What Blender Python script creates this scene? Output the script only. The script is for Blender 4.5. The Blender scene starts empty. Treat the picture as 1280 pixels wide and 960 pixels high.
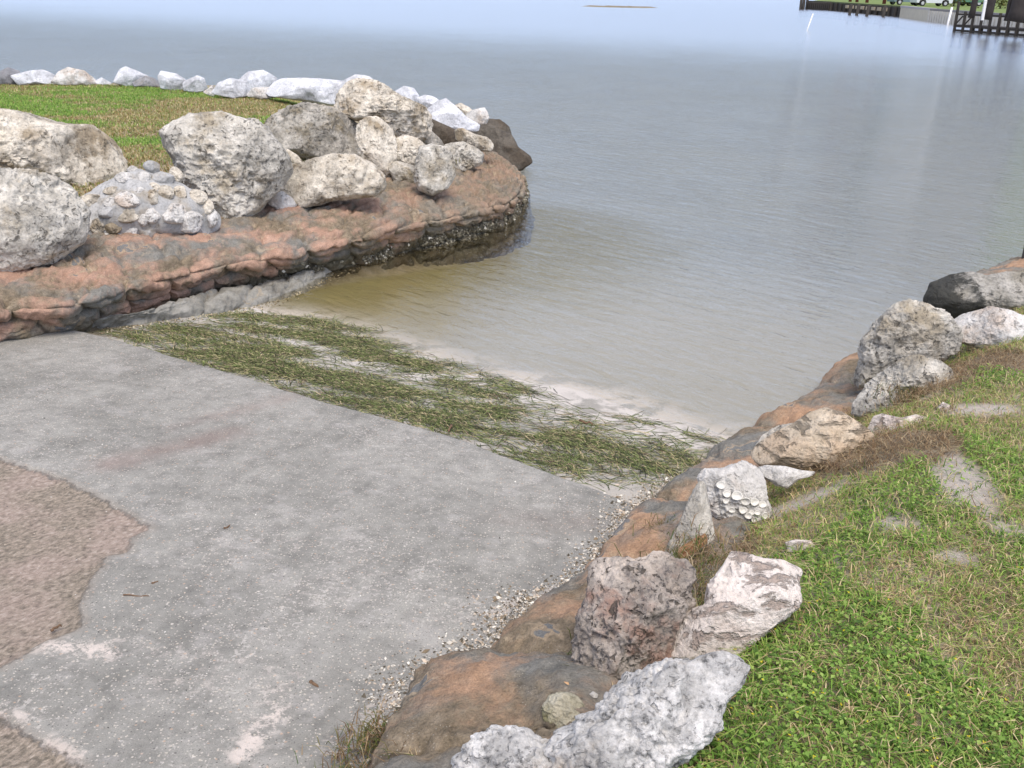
import bpy, math, random
import numpy as np
from mathutils import Matrix

# ------------------------------------------------------------------ camera, sky, sun, exposure
SC = bpy.context.scene
COL = SC.collection
FPX = 1256.0
CAMH = 2.4
PITCH = math.radians(21.7)
ROLL = math.radians(1.2)
FW = np.array([0, math.cos(PITCH), -math.sin(PITCH)])
_r0 = np.array([1.0, 0, 0])
_u0 = np.array([0, math.sin(PITCH), math.cos(PITCH)])
RT = math.cos(ROLL) * _r0 + math.sin(ROLL) * _u0
UP = -math.sin(ROLL) * _r0 + math.cos(ROLL) * _u0
CAMP = np.array([0, 0, CAMH])
cam = bpy.data.cameras.new("camera")
cam.sensor_width = 36.0
cam.lens = FPX / 1280 * 36.0
cam.clip_start = 0.05
cam.clip_end = 3000
camo = bpy.data.objects.new("camera", cam)
COL.objects.link(camo)
camo.matrix_world = Matrix([[RT[0], UP[0], -FW[0], 0], [RT[1], UP[1], -FW[1], 0], [RT[2], UP[2], -FW[2], CAMH], [0, 0, 0, 1]])
SC.camera = camo

SUN_EL, SUN_AZ = 62.0, 165.0      # azimuth clockwise from +Y: the light comes from behind the camera's right
w = bpy.data.worlds.new("World")
SC.world = w
w.use_nodes = True
nt = w.node_tree
bg = nt.nodes["Background"]
sky = nt.nodes.new("ShaderNodeTexSky")
sky.sky_type = 'NISHITA'
sky.sun_disc = False
sky.sun_elevation = math.radians(SUN_EL)
sky.sun_rotation = math.radians(SUN_AZ)
sky.air_density = 1.0
sky.dust_density = 1.2
sky.ozone_density = 1.0
hs = nt.nodes.new("ShaderNodeHueSaturation")
hs.inputs["Saturation"].default_value = 0.62
nt.links.new(sky.outputs[0], hs.inputs["Color"])
# cloud cover: an overcast sky is dimmer towards the horizon and greyer overhead
wtc = nt.nodes.new("ShaderNodeTexCoord")
wsep = nt.nodes.new("ShaderNodeSeparateXYZ")
nt.links.new(wtc.outputs["Generated"], wsep.inputs[0])
wmr = nt.nodes.new("ShaderNodeValToRGB")
nt.links.new(wsep.outputs[2], wmr.inputs[0])
wmr.color_ramp.elements[0].position = 0.0
wmr.color_ramp.elements[0].color = (.34, .38, .49, 1)
for _p, _c in ((.06, (.50, .55, .69, 1)), (.14, (.88, .93, 1.13, 1)), (.32, (1.04, 1.07, 1.22, 1))):
    wmr.color_ramp.elements.new(_p).color = _c
wmr.color_ramp.elements[-1].position = 0.66
wmr.color_ramp.elements[-1].color = (1.22, 1.08, 1.00, 1)
wmx = nt.nodes.new("ShaderNodeMix")
wmx.data_type = 'RGBA'
wmx.blend_type = 'MULTIPLY'
wmx.inputs[0].default_value = 1.0
nt.links.new(hs.outputs[0], wmx.inputs[6])
nt.links.new(wmr.outputs[0], wmx.inputs[7])
nt.links.new(wmx.outputs[2], bg.inputs[0])
bg.inputs[1].default_value = 0.15
sl = bpy.data.lights.new("sun", 'SUN')
sl.energy = 1.7
sl.angle = math.radians(30)
sl.color = (1.0, 0.95, 0.88)
so = bpy.data.objects.new("sun", sl)
COL.objects.link(so)
so.rotation_euler = (math.radians(90 - SUN_EL), 0, math.radians(180 - SUN_AZ))
so.location = (5, -5, 12)
SC.view_settings.view_transform = 'Standard'
SC.view_settings.look = 'None'
SC.view_settings.gamma = 1
SC.view_settings.use_curve_mapping = False
SC.view_settings.exposure = 0.68
SC.cycles.use_denoising = True
SC.cycles.max_bounces = 8
SC.cycles.transparent_max_bounces = 12

rng = np.random.default_rng(11)
random.seed(5)


def P(x, y, z):
    """photograph pixel (1280x960) -> point of the level z on that line of sight"""
    d = FW + (x - 640) / FPX * RT + (480 - y) / FPX * UP
    return CAMP + d * (z - CAMH) / d[2]


# ------------------------------------------------------------------ numpy noise
def _h(ix, iy, iz, seed):
    n = (ix.astype(np.int64) * 374761393 + iy.astype(np.int64) * 668265263 + iz.astype(np.int64) * 2147483647 + seed * 974711) & 0xFFFFFFFF
    n = ((n ^ (n >> 13)) * 1274126177) & 0xFFFFFFFF
    n = ((n ^ (n >> 16)) * 2246822519) & 0xFFFFFFFF
    n = n ^ (n >> 15)
    return (n & 0xFFFFFF) / float(0xFFFFFF)


def vnoise(p, seed=0):
    f = np.floor(p).astype(np.int64)
    t = p - f
    t = t * t * t * (t * (t * 6 - 15) + 10)
    r = 0
    for dx in (0, 1):
        wx = t[:, 0] if dx else 1 - t[:, 0]
        for dy in (0, 1):
            wy = t[:, 1] if dy else 1 - t[:, 1]
            for dz in (0, 1):
                wz = t[:, 2] if dz else 1 - t[:, 2]
                r = r + wx * wy * wz * _h(f[:, 0] + dx, f[:, 1] + dy, f[:, 2] + dz, seed)
    return r * 2 - 1


def fbm(p, octv=5, gain=0.5, seed=0, ridge=False, billow=False):
    a, s, tot = 1.0, 0.0, 0.0
    q = p.copy()
    for i in range(octv):
        n = vnoise(q, seed + i * 17)
        if ridge:
            n = 1 - 2 * np.abs(n)
        if billow:
            n = 2 * np.abs(n) - 1
        s = s + a * n
        tot += a
        a *= gain
        q = q * 2.03 + 13.7
    return s / tot


def worley(p, seed=0):
    f = np.floor(p).astype(np.int64)
    d1 = np.full(len(p), 9.0)
    d2 = np.full(len(p), 9.0)
    for dx in (-1, 0, 1):
        for dy in (-1, 0, 1):
            for dz in (-1, 0, 1):
                c = f + np.array([dx, dy, dz])
                q = c + np.stack([_h(c[:, 0], c[:, 1], c[:, 2], seed + k) for k in (1, 2, 3)], 1)
                d = np.sqrt(((p - q) ** 2).sum(1))
                n1 = np.minimum(d1, d)
                d2 = np.where(d < d1, d1, np.minimum(d2, d))
                d1 = n1
    return d1, d2


def fbm2(x, y, sc, octv=4, seed=0, **k):
    return fbm(np.stack([x * sc, y * sc, np.full_like(x, 3.3)], 1), octv, seed=seed, **k)


def ss(a, b, x):
    t = np.clip((x - a) / (b - a), 0, 1)
    return t * t * (3 - 2 * t)


def poly_sd(x, y, poly):
    """signed distance to a closed polygon, positive inside"""
    poly = np.asarray(poly, float)
    ins = np.zeros(len(x), bool)
    d = np.full(len(x), 1e9)
    n = len(poly)
    for i in range(n):
        ax, ay = poly[i][:2]
        bx, by = poly[(i + 1) % n][:2]
        c = ((ay > y) != (by > y))
        with np.errstate(divide='ignore', invalid='ignore'):
            xi = ax + (y - ay) * (bx - ax) / (by - ay if by != ay else 1e-12)
        ins ^= c & (x < xi)
        ex, ey = bx - ax, by - ay
        t = np.clip(((x - ax) * ex + (y - ay) * ey) / (ex * ex + ey * ey + 1e-12), 0, 1)
        d = np.minimum(d, np.hypot(x - ax - t * ex, y - ay - t * ey))
    return np.where(ins, d, -d)


def line_near(x, y, pts):
    """distance to an open polyline and the interpolated third value there"""
    pts = np.asarray(pts, float)
    d = np.full(len(x), 1e9)
    v = np.zeros(len(x))
    for i in range(len(pts) - 1):
        ax, ay, az = pts[i]
        bx, by, bz = pts[i + 1]
        ex, ey = bx - ax, by - ay
        t = np.clip(((x - ax) * ex + (y - ay) * ey) / (ex * ex + ey * ey + 1e-12), 0, 1)
        dd = np.hypot(x - ax - t * ex, y - ay - t * ey)
        v = np.where(dd < d, az + (bz - az) * t, v)
        d = np.minimum(d, dd)
    return d, v


# ------------------------------------------------------------------ mesh helpers
def link(o, parent=None):
    COL.objects.link(o)
    if parent is not None:
        o.parent = parent
    return o


def mesh_np(name, V, Fc, mat, parent=None, smooth=True, loc=None, attrs=None, cols=None):
    """V (n,3) world coordinates, Fc (m,k) faces with k corners each"""
    V = np.asarray(V, np.float32)
    Fc = np.asarray(Fc, np.int32)
    if loc is not None:
        V = V - np.asarray(loc, np.float32)
    me = bpy.data.meshes.new(name)
    n, k = Fc.shape
    me.vertices.add(len(V))
    me.vertices.foreach_set("co", V.ravel())
    me.loops.add(n * k)
    me.loops.foreach_set("vertex_index", Fc.ravel())
    me.polygons.add(n)
    me.polygons.foreach_set("loop_start", np.arange(0, n * k, k, dtype=np.int32))
    me.polygons.foreach_set("loop_total", np.full(n, k, np.int32))
    me.polygons.foreach_set("use_smooth", np.full(n, smooth, bool))
    me.update(calc_edges=True)
    for a, v in (attrs or {}).items():
        at = me.attributes.new(a, 'FLOAT', 'POINT')
        at.data.foreach_set("value", np.asarray(v, np.float32))
    for a, v in (cols or {}).items():
        at = me.attributes.new(a, 'FLOAT_COLOR', 'POINT')
        c = np.ones((len(v), 4), np.float32)
        c[:, :3] = v
        at.data.foreach_set("color", c.ravel())
    me.materials.append(mat)
    o = bpy.data.objects.new(name, me)
    if loc is not None:
        o.location = [float(q) for q in loc]
    return link(o, parent)


def grid_faces(nu, nv):
    i = np.arange(nu - 1)[:, None] * nv + np.arange(nv - 1)[None, :]
    i = i.ravel()
    return np.stack([i, i + nv, i + nv + 1, i + 1], 1)


def tag(o, label=None, cat=None, group=None, kind=None):
    if label:
        o["label"] = label
    if cat:
        o["category"] = cat
    if group:
        o["group"] = group
    if kind:
        o["kind"] = kind
    return o


def empty(name, loc, rz=0):
    o = bpy.data.objects.new(name, None)
    o.location = [float(q) for q in loc]
    o.rotation_euler = (0, 0, rz)
    o.empty_display_size = 0.1
    return link(o)


class MB:
    """collects boxes, tubes and prisms, then links them as ONE mesh"""
    def __init__(s):
        s.v, s.f = [], []

    def add(s, v, f):
        b = len(s.v)
        s.v += [tuple(map(float, q)) for q in v]
        s.f += [[b + i for i in q] for q in f]
        return s

    def box(s, x0, y0, z0, x1, y1, z1):
        v = [(x, y, z) for z in (z0, z1) for y in (y0, y1) for x in (x0, x1)]
        return s.add(v, [(0, 2, 3, 1), (4, 5, 7, 6), (0, 1, 5, 4), (2, 6, 7, 3), (0, 4, 6, 2), (1, 3, 7, 5)])

    def tube(s, pts, rad, n=8):
        pts = [np.asarray(p, float) for p in pts]
        if not hasattr(rad, '__len__'):
            rad = [rad] * len(pts)
        v = []
        for i, p in enumerate(pts):
            t = pts[min(i + 1, len(pts) - 1)] - pts[max(i - 1, 0)]
            t = t / np.linalg.norm(t)
            a = np.cross(t, [0, 0, 1.0]) if abs(t[2]) < .9 else np.cross(t, [1.0, 0, 0])
            a /= np.linalg.norm(a)
            b = np.cross(t, a)
            for k in range(n):
                th = 2 * math.pi * k / n
                v.append(p + rad[i] * (math.cos(th) * a + math.sin(th) * b))
        f = []
        for i in range(len(pts) - 1):
            for k in range(n):
                f.append((i * n + k, i * n + (k + 1) % n, (i + 1) * n + (k + 1) % n, (i + 1) * n + k))
        f.append(tuple(range(n))[::-1])
        f.append(tuple((len(pts) - 1) * n + k for k in range(n)))
        return s.add(v, f)

    def plank(s, a, b, off, z0, z1):
        """upright slab from a to b (xy), thickness off to the left of the direction"""
        a, b = np.asarray(a[:2], float), np.asarray(b[:2], float)
        t = (b - a) / np.linalg.norm(b - a)
        nn = np.array([-t[1], t[0]]) * off
        q = [a, b, b + nn, a + nn]
        v = [(*p, z0) for p in q] + [(*p, z1) for p in q]
        return s.add(v, [(3, 2, 1, 0), (4, 5, 6, 7), (0, 1, 5, 4), (1, 2, 6, 5), (2, 3, 7, 6), (3, 0, 4, 7)])

    def build(s, name, mat, parent=None, loc=(0, 0, 0), smooth=False):
        me = bpy.data.meshes.new(name)
        L = np.asarray(loc, float)
        me.from_pydata([tuple(np.asarray(q) - L) for q in s.v], [], s.f)
        me.materials.append(mat)
        if smooth:
            me.polygons.foreach_set("use_smooth", [True] * len(me.polygons))
        me.update()
        o = bpy.data.objects.new(name, me)
        o.location = [float(q) for q in L]
        return link(o, parent)


# ------------------------------------------------------------------ material helpers
class Mat:
    def __init__(s, name):
        s.m = bpy.data.materials.new(name)
        s.m.use_nodes = True
        s.t = s.m.node_tree
        s.b = s.t.nodes["Principled BSDF"]
        s.out = s.t.nodes["Material Output"]
        s.b.inputs["Roughness"].default_value = 0.85
        s.b.inputs["Specular IOR Level"].default_value = 0.3
        s.tc = s.t.nodes.new("ShaderNodeTexCoord")
        s.geo = s.t.nodes.new("ShaderNodeNewGeometry")

    def n(s, typ, **kw):
        nd = s.t.nodes.new(typ)
        for k, v in kw.items():
            setattr(nd, k, v)
        return nd

    def put(s, sock, v):
        if hasattr(v, 'is_output') or isinstance(v, bpy.types.NodeSocket):
            s.t.links.new(v, sock)
        elif isinstance(v, (tuple, list)) and len(v) == 3 and sock.type == 'RGBA':
            sock.default_value = (*v, 1)
        elif sock.type == 'RGBA' and not hasattr(v, '__len__'):
            sock.default_value = (v, v, v, 1)
        else:
            sock.default_value = v

    def obj(s, scale=(1, 1, 1), loc=(0, 0, 0), rot=(0, 0, 0), src=None):
        mp = s.n("ShaderNodeMapping")
        s.t.links.new(src or s.tc.outputs["Object"], mp.inputs[0])
        mp.inputs["Location"].default_value = loc
        mp.inputs["Rotation"].default_value = rot
        m2 = s.n("ShaderNodeMapping")
        s.t.links.new(mp.outputs[0], m2.inputs[0])
        m2.inputs["Scale"].default_value = scale
        return m2.outputs[0]

    def noise(s, scale, detail=6, rough=.55, vec=None, dist=0.0, col=False):
        nd = s.n("ShaderNodeTexNoise")
        s.t.links.new(vec or s.tc.outputs["Object"], nd.inputs["Vector"])
        nd.inputs["Scale"].default_value = scale
        nd.inputs["Detail"].default_value = detail
        nd.inputs["Roughness"].default_value = rough
        nd.inputs["Distortion"].default_value = dist
        return nd.outputs["Color" if col else "Fac"]

    def vor(s, scale, vec=None, feature='F1', out="Distance", rnd=1.0):
        nd = s.n("ShaderNodeTexVoronoi", feature=feature)
        s.t.links.new(vec or s.tc.outputs["Object"], nd.inputs["Vector"])
        nd.inputs["Scale"].default_value = scale
        nd.inputs["Randomness"].default_value = rnd
        return nd.outputs[out]

    def ramp(s, fac, stops):
        nd = s.n("ShaderNodeValToRGB")
        s.put(nd.inputs[0], fac)
        e = nd.color_ramp.elements
        while len(e) < len(stops):
            e.new(0.5)
        for el, (p, c) in zip(e, stops):
            el.position = p
            if not hasattr(c, '__len__'):
                c = (c, c, c)
            el.color = (*c, 1)
        return nd.outputs[0]

    def mix(s, fac, a, b, mode='MIX'):
        nd = s.n("ShaderNodeMix", data_type='RGBA', blend_type=mode)
        s.put(nd.inputs[0], fac)
        s.put(nd.inputs[6], a)
        s.put(nd.inputs[7], b)
        return nd.outputs[2]

    def math(s, op, a, b=0.0, c=None, clamp=False):
        nd = s.n("ShaderNodeMath", operation=op, use_clamp=clamp)
        s.put(nd.inputs[0], a)
        s.put(nd.inputs[1], b)
        if c is not None:
            s.put(nd.inputs[2], c)
        return nd.outputs[0]

    def step(s, x, lo, hi):
        nd = s.n("ShaderNodeMapRange", interpolation_type='SMOOTHSTEP')
        s.put(nd.inputs[0], x)
        nd.inputs[1].default_value = lo
        nd.inputs[2].default_value = hi
        return nd.outputs[0]

    def attr(s, name, out="Fac"):
        nd = s.n("ShaderNodeAttribute", attribute_name=name)
        return nd.outputs[out]

    def xyz(s, vec):
        nd = s.n("ShaderNodeSeparateXYZ")
        s.t.links.new(vec, nd.inputs[0])
        return nd.outputs

    def warp(s, vec, amt, scale):
        nz = s.noise(scale, 3, .5, vec, col=True)
        v = s.n("ShaderNodeVectorMath", operation='SUBTRACT')
        s.t.links.new(nz, v.inputs[0])
        v.inputs[1].default_value = (.5, .5, .5)
        u = s.n("ShaderNodeVectorMath", operation='SCALE')
        s.t.links.new(v.outputs[0], u.inputs[0])
        u.inputs["Scale"].default_value = amt
        a = s.n("ShaderNodeVectorMath", operation='ADD')
        s.t.links.new(vec, a.inputs[0])
        s.t.links.new(u.outputs[0], a.inputs[1])
        return a.outputs[0]

    def bump(s, h, dist, strength=1.0, normal=None):
        nd = s.n("ShaderNodeBump")
        s.put(nd.inputs["Height"], h)
        nd.inputs["Distance"].default_value = dist
        nd.inputs["Strength"].default_value = strength
        if normal is not None:
            s.t.links.new(normal, nd.inputs["Normal"])
        return nd.outputs[0]

    def fin(s, col, normal=None, rough=None, spec=None):
        s.put(s.b.inputs["Base Color"], col)
        if normal is not None:
            s.t.links.new(normal, s.b.inputs["Normal"])
        if rough is not None:
            s.put(s.b.inputs["Roughness"], rough)
        if spec is not None:
            s.put(s.b.inputs["Specular IOR Level"], spec)
        return s.m


def flat(name, col, rough=.7, var=.25, scale=6, metal=0.0):
    m = Mat(name)
    n = m.noise(scale, 6, .6)
    c = m.mix(n, tuple(q * (1 - var) for q in col), tuple(min(1, q * (1 + var)) for q in col))
    m.b.inputs["Metallic"].default_value = metal
    return m.fin(c, m.bump(n, .005), rough)


def stone(name, lo, hi, dark=(.06, .06, .055), dark_amt=.5, dark_sc=3.0, tint=None, tint_amt=.3, tint_sc=2.0,
          pit=.6, pit_sc=38, fine=55, strata=None, strata_c=None, bump=.012, low_tint=0.0, rough=.9, side=False):
    """limestone: mottled base, dark lichen patches, pits, optional bedding lines and a tint"""
    m = Mat(name)
    oi = m.n("ShaderNodeObjectInfo")
    off = m.n("ShaderNodeVectorMath", operation='ADD')
    sc = m.n("ShaderNodeVectorMath", operation='SCALE')
    cmb = m.n("ShaderNodeCombineXYZ")
    for i in range(3):
        m.t.links.new(oi.outputs["Random"], cmb.inputs[i])
    m.t.links.new(cmb.outputs[0], sc.inputs[0])
    sc.inputs["Scale"].default_value = 40.0
    m.t.links.new(m.tc.outputs["Object"], off.inputs[0])
    m.t.links.new(sc.outputs[0], off.inputs[1])
    v = off.outputs[0]
    n1 = m.noise(7, 8, .65, v)
    c = m.ramp(n1, [(.3, lo), (.68, hi)])
    if tint:
        t = m.step(m.noise(tint_sc, 6, .65, v), .62 - tint_amt * .4, .75 - tint_amt * .3)
        c = m.mix(m.math('MULTIPLY', t, .8), c, tint)
    sp = m.noise(fine, 5, .7, v)
    c = m.mix(.55, c, m.ramp(sp, [(.32, .30), (.47, .88), (.7, 1.2)]), 'MULTIPLY')
    dn = m.noise(dark_sc, 10, .78, v)
    dk = m.step(dn, .66 - dark_amt * .26, .80 - dark_amt * .22)
    dk2 = m.step(m.noise(fine * .6, 6, .75, v), .5, .66)
    dk = m.math('MULTIPLY', dk, m.math('ADD', m.math('MULTIPLY', dk2, .6), .4), clamp=True)
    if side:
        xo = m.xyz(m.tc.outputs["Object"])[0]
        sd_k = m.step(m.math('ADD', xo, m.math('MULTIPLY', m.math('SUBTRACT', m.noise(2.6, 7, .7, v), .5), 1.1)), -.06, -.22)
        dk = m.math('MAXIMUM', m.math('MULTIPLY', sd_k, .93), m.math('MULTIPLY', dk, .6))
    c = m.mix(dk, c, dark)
    h = m.math('ADD', m.math('MULTIPLY', m.noise(fine * .5, 8, .7, v), 1.0), m.math('MULTIPLY', sp, .4))
    pm = m.step(m.noise(pit_sc * .55, 3, .62, v, .8), .34, .43)
    gate = m.step(m.noise(6, 4, .6, v), .36, .58)
    pitk = m.math('MULTIPLY', m.math('SUBTRACT', 1.0, pm), gate)
    c = m.mix(m.math('MULTIPLY', pitk, pit), c, tuple(q * .28 for q in lo))
    h = m.math('SUBTRACT', h, m.math('MULTIPLY', pitk, pit * 1.3))
    if strata:
        sv = m.obj(strata, src=m.warp(v, .06, 6))
        sn = m.noise(3.0, 6, .6, sv)
        sk = m.step(sn, .52, .62)
        c = m.mix(m.math('MULTIPLY', sk, .75), c, strata_c or tuple(q * .4 for q in lo))
        h = m.math('SUBTRACT', h, m.math('MULTIPLY', sk, .9))
    if low_tint:
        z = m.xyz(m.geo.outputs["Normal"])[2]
        # each block turns darker brown towards its own base, with a ragged edge
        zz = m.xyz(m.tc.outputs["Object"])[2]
        k = m.step(m.math('ADD', zz, m.math('MULTIPLY', m.math('SUBTRACT', dn, .5), -.5)), low_tint, low_tint - .14)
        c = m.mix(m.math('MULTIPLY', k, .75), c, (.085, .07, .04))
    return m.fin(c, m.bump(h, bump), rough)


STONE = dict(
    cream=stone("cream_limestone", (.46, .40, .31), (.88, .82, .70), (.11, .10, .08), .78, 2.6, (.30, .23, .14), .35, 3.0, .7, 42, low_tint=.05),
    grey=stone("grey_limestone", (.40, .37, .31), (.82, .78, .69), (.07, .072, .07), .92, 2.4, (.40, .33, .22), .3, 2.5, .8, 40, low_tint=.03),
    lichen=stone("lichen_limestone", (.36, .33, .27), (.76, .71, .62), (.055, .057, .055), 1.05, 2.2, (.28, .22, .12), .35, 3, .6, 44, low_tint=.05),
    riprap=stone("blue_grey_rock", (.42, .43, .45), (.80, .81, .83), (.15, .155, .165), .6, 2.0, (.50, .50, .51), .3, 2, .2, 30, bump=.006),
    white=stone("white_limestone", (.50, .48, .44), (.80, .78, .74), (.16, .15, .13), .6, 4.0, (.55, .45, .36), .3, 3, .5, 50),
    dark=stone("dark_wet_rock", (.07, .06, .05), (.17, .15, .12), (.02, .02, .02), .7, 2.0, (.12, .09, .06), .4, 2, .3, 30),
    tan=stone("layered_tan_limestone", (.44, .35, .24), (.76, .66, .52), (.07, .07, .06), .5, 4.0, (.60, .46, .32), .4, 3, .6, 46,
              strata=(2, 2, 10), strata_c=(.13, .11, .08)),
    pink=stone("pink_limestone", (.58, .50, .43), (.88, .80, .73), (.17, .15, .13), .4, 3.0, (.60, .48, .40), .25, 3, .45, 30,
               strata=(3, 9, 9), strata_c=(.34, .26, .21)),
    coral=stone("red_stained_coral_rock", (.32, .27, .22), (.72, .63, .54), (.05, .05, .055), 1.12, 2.3, (.46, .25, .17), .32, 5, .9, 60),
    knob=stone("knobbly_white_limestone", (.44, .43, .405), (.90, .885, .85), (.09, .09, .088), 1.1, 11.0, (.50, .43, .34), .15, 5, .5, 60, bump=.008),
    slate=stone("slate_grey_rock", (.17, .17, .18), (.36, .36, .37), (.07, .07, .075), .6, 2.5, (.30, .28, .25), .3, 3, .3, 30, bump=.008),
    moss=stone("mossy_limestone", (.34, .31, .22), (.62, .58, .46), (.09, .09, .05), .6, 5, (.17, .16, .06), .6, 6, .5, 60),
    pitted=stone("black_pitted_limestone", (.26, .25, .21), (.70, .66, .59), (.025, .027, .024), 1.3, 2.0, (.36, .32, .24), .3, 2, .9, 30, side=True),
    mortar=stone("grey_mortar", (.31, .31, .30), (.50, .50, .49), (.10, .10, .09), .3, 4, (.36, .32, .26), .3, 5, .3, 60, bump=.006),
)

# ------------------------------------------------------------------ site lines (world coordinates)
DIRE = np.array([.838, -.546])          # along the lower end of the ramp, left to right


def below(x, y):                         # metres down-slope of the ramp's lower end
    return .546 * (x - .64) + .838 * (y - 4.21)


def rampz(x, y):
    return .12 + .11 * (-below(x, y))


RB = [P(*q) for q in [(415, 1030, .44), (447, 952, .40), (508, 864, .35), (579, 827, .30), (654, 771, .24), (725, 718, .19), (805, 632, .11),
                      (880, 575, .03), (930, 545, -.01), (1000, 500, -.01), (1040, 465, -.01), (1080, 435, -.01), (1150, 380, -.01), (1262, 330, -.01)]]
_t = (RB[0] - RB[1]); _t /= np.linalg.norm(_t[:2])
RB = [RB[0] + _t * 5, RB[0] + _t * 2] + RB
RB[0][2] = 1.0; RB[1][2] = .66
_t = (RB[-1] - RB[-2]); _t /= np.linalg.norm(_t[:2]); _t[2] = 0
RB = RB + [RB[-1] + _t * 1.5 + np.array([.6, 0, 0]), RB[-1] + np.array([9.0, 3.5, 0])]
LWS = [  # stations of the left bag wall: base, shoulder, back of the top
    ((-330, 500, .34), (-330, 455, .56), (-330, 400, .62)),
    ((-120, 452, .24), (-120, 407, .47), (-120, 352, .54)),
    ((0, 428, .18), (0, 383, .42), (0, 335, .50)),
    ((105, 410, .12), (100, 372, .38), (90, 310, .52)),
    ((250, 372, .06), (235, 335, .36), (210, 288, .52)),
    ((330, 358, .02), (330, 318, .33), (330, 258, .52)),
    ((440, 333, 0), (420, 298, .33), (410, 243, .52)),
    ((500, 318, 0), (490, 282, .33), (480, 238, .5)),
    ((570, 302, 0), (565, 266, .32), (540, 225, .5)),
    ((615, 288, 0), (612, 255, .3), (585, 210, .48)),
    ((645, 270, 0), (640, 243, .28), (605, 200, .46)),
    ((657, 252, 0), (652, 228, .26), (615, 195, .45)),
    ((655, 232, 0), (645, 212, .26), (610, 190, .45)),
    ((640, 215, 0), (630, 203, .25), (600, 187, .42))]
LBASE = [P(*a) for a, b, c in LWS]      # waterline of the wall
LSH = [P(*b) for a, b, c in LWS]
LBK = [P(*c) for a, b, c in LWS]

LPOLY = [tuple(q[:2]) for q in LSH] + [(-.6, 13.9), (-1.4, 15.6), (-2.4, 18.2), (-4, 19.4), (-8, 19.8), (-14, 20), (-40, 21), (-40, 2)]
RPOLY = [tuple(q[:2]) for q in RB] + [(60, 14), (60, -12), (RB[0][0], -12)]


def ground(x, y):
    """height of the ground sheet: seabed, beach, both banks"""
    x = np.asarray(x, float); y = np.asarray(y, float)
    d = below(x, y)
    n1 = fbm2(x, y, .9, 4, 3)
    n2 = fbm2(x, y, 5.0, 3, 8)
    dp = np.maximum(d, 0)
    sea = .085 - .062 * dp - .0035 * dp ** 2
    sea = np.where(sea < -.5, -.5 - .5 * np.tanh((-sea - .5) / .5), sea)
    sea = sea + n1 * .018 * ss(0, .5, d) + n2 * .004
    g = np.where(d < 0, rampz(x, y) - .10, sea)
    sdl = poly_sd(x, y, LPOLY)
    gl = .40 * ss(-.02, .55, sdl) + .36 * ss(.6, 2.5, sdl) * ss(-1.5, -3.0, x) + n1 * .03 * ss(1, 2, sdl) + n2 * .012
    g = np.where(sdl > 0, np.maximum(g * (1 - ss(0, .3, sdl)) + gl * ss(0, .3, sdl), g), g)
    sdr = poly_sd(x, y, RPOLY)
    _, zb = line_near(x, y, RB)
    lift = np.clip(zb + .16, 0, .6)
    land = .62 + .12 * ss(5.5, 2.0, y)
    gr = (zb - .1) + (lift - zb + .1) * ss(.12, .4, sdr) + (land - lift) * ss(.35, 1.25, sdr) + (n1 * .03 + n2 * .012) * ss(.5, 1, sdr)
    g = np.where(sdr > 0, gr, g)
    return g


def g1(x, y):
    return float(ground(np.array([x]), np.array([y]))[0])


def hit(px, py):
    """where the line of sight through a pixel meets the ground sheet"""
    d = FW + (px - 640) / FPX * RT + (480 - py) / FPX * UP
    t = np.linspace(1.2, 40, 3000)
    q = CAMP + d[None] * t[:, None]
    below_ = q[:, 2] < ground(q[:, 0], q[:, 1])
    i = int(np.argmax(below_))
    return q[i]


def pxhit(pxs):
    return [hit(*q) for q in pxs]


# ------------------------------------------------------------------ ground, seabed
def axis(lo, hi, a, b, st, gr=1.25):
    c = list(np.arange(a, b, st))
    s = st
    x = c[-1]
    while x < hi:
        s *= gr; x += s; c.append(x)
    s = st; x = c[0]
    pre = []
    while x > lo:
        s *= gr; x -= s; pre.append(x)
    return np.array(pre[::-1] + c)


gx = axis(-900, 900, -11, 7, .07)
gy = axis(-300, 1500, .3, 19, .07)
GX, GY = np.meshgrid(gx, gy, indexing='ij')
GZ = ground(GX.ravel(), GY.ravel())


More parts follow.
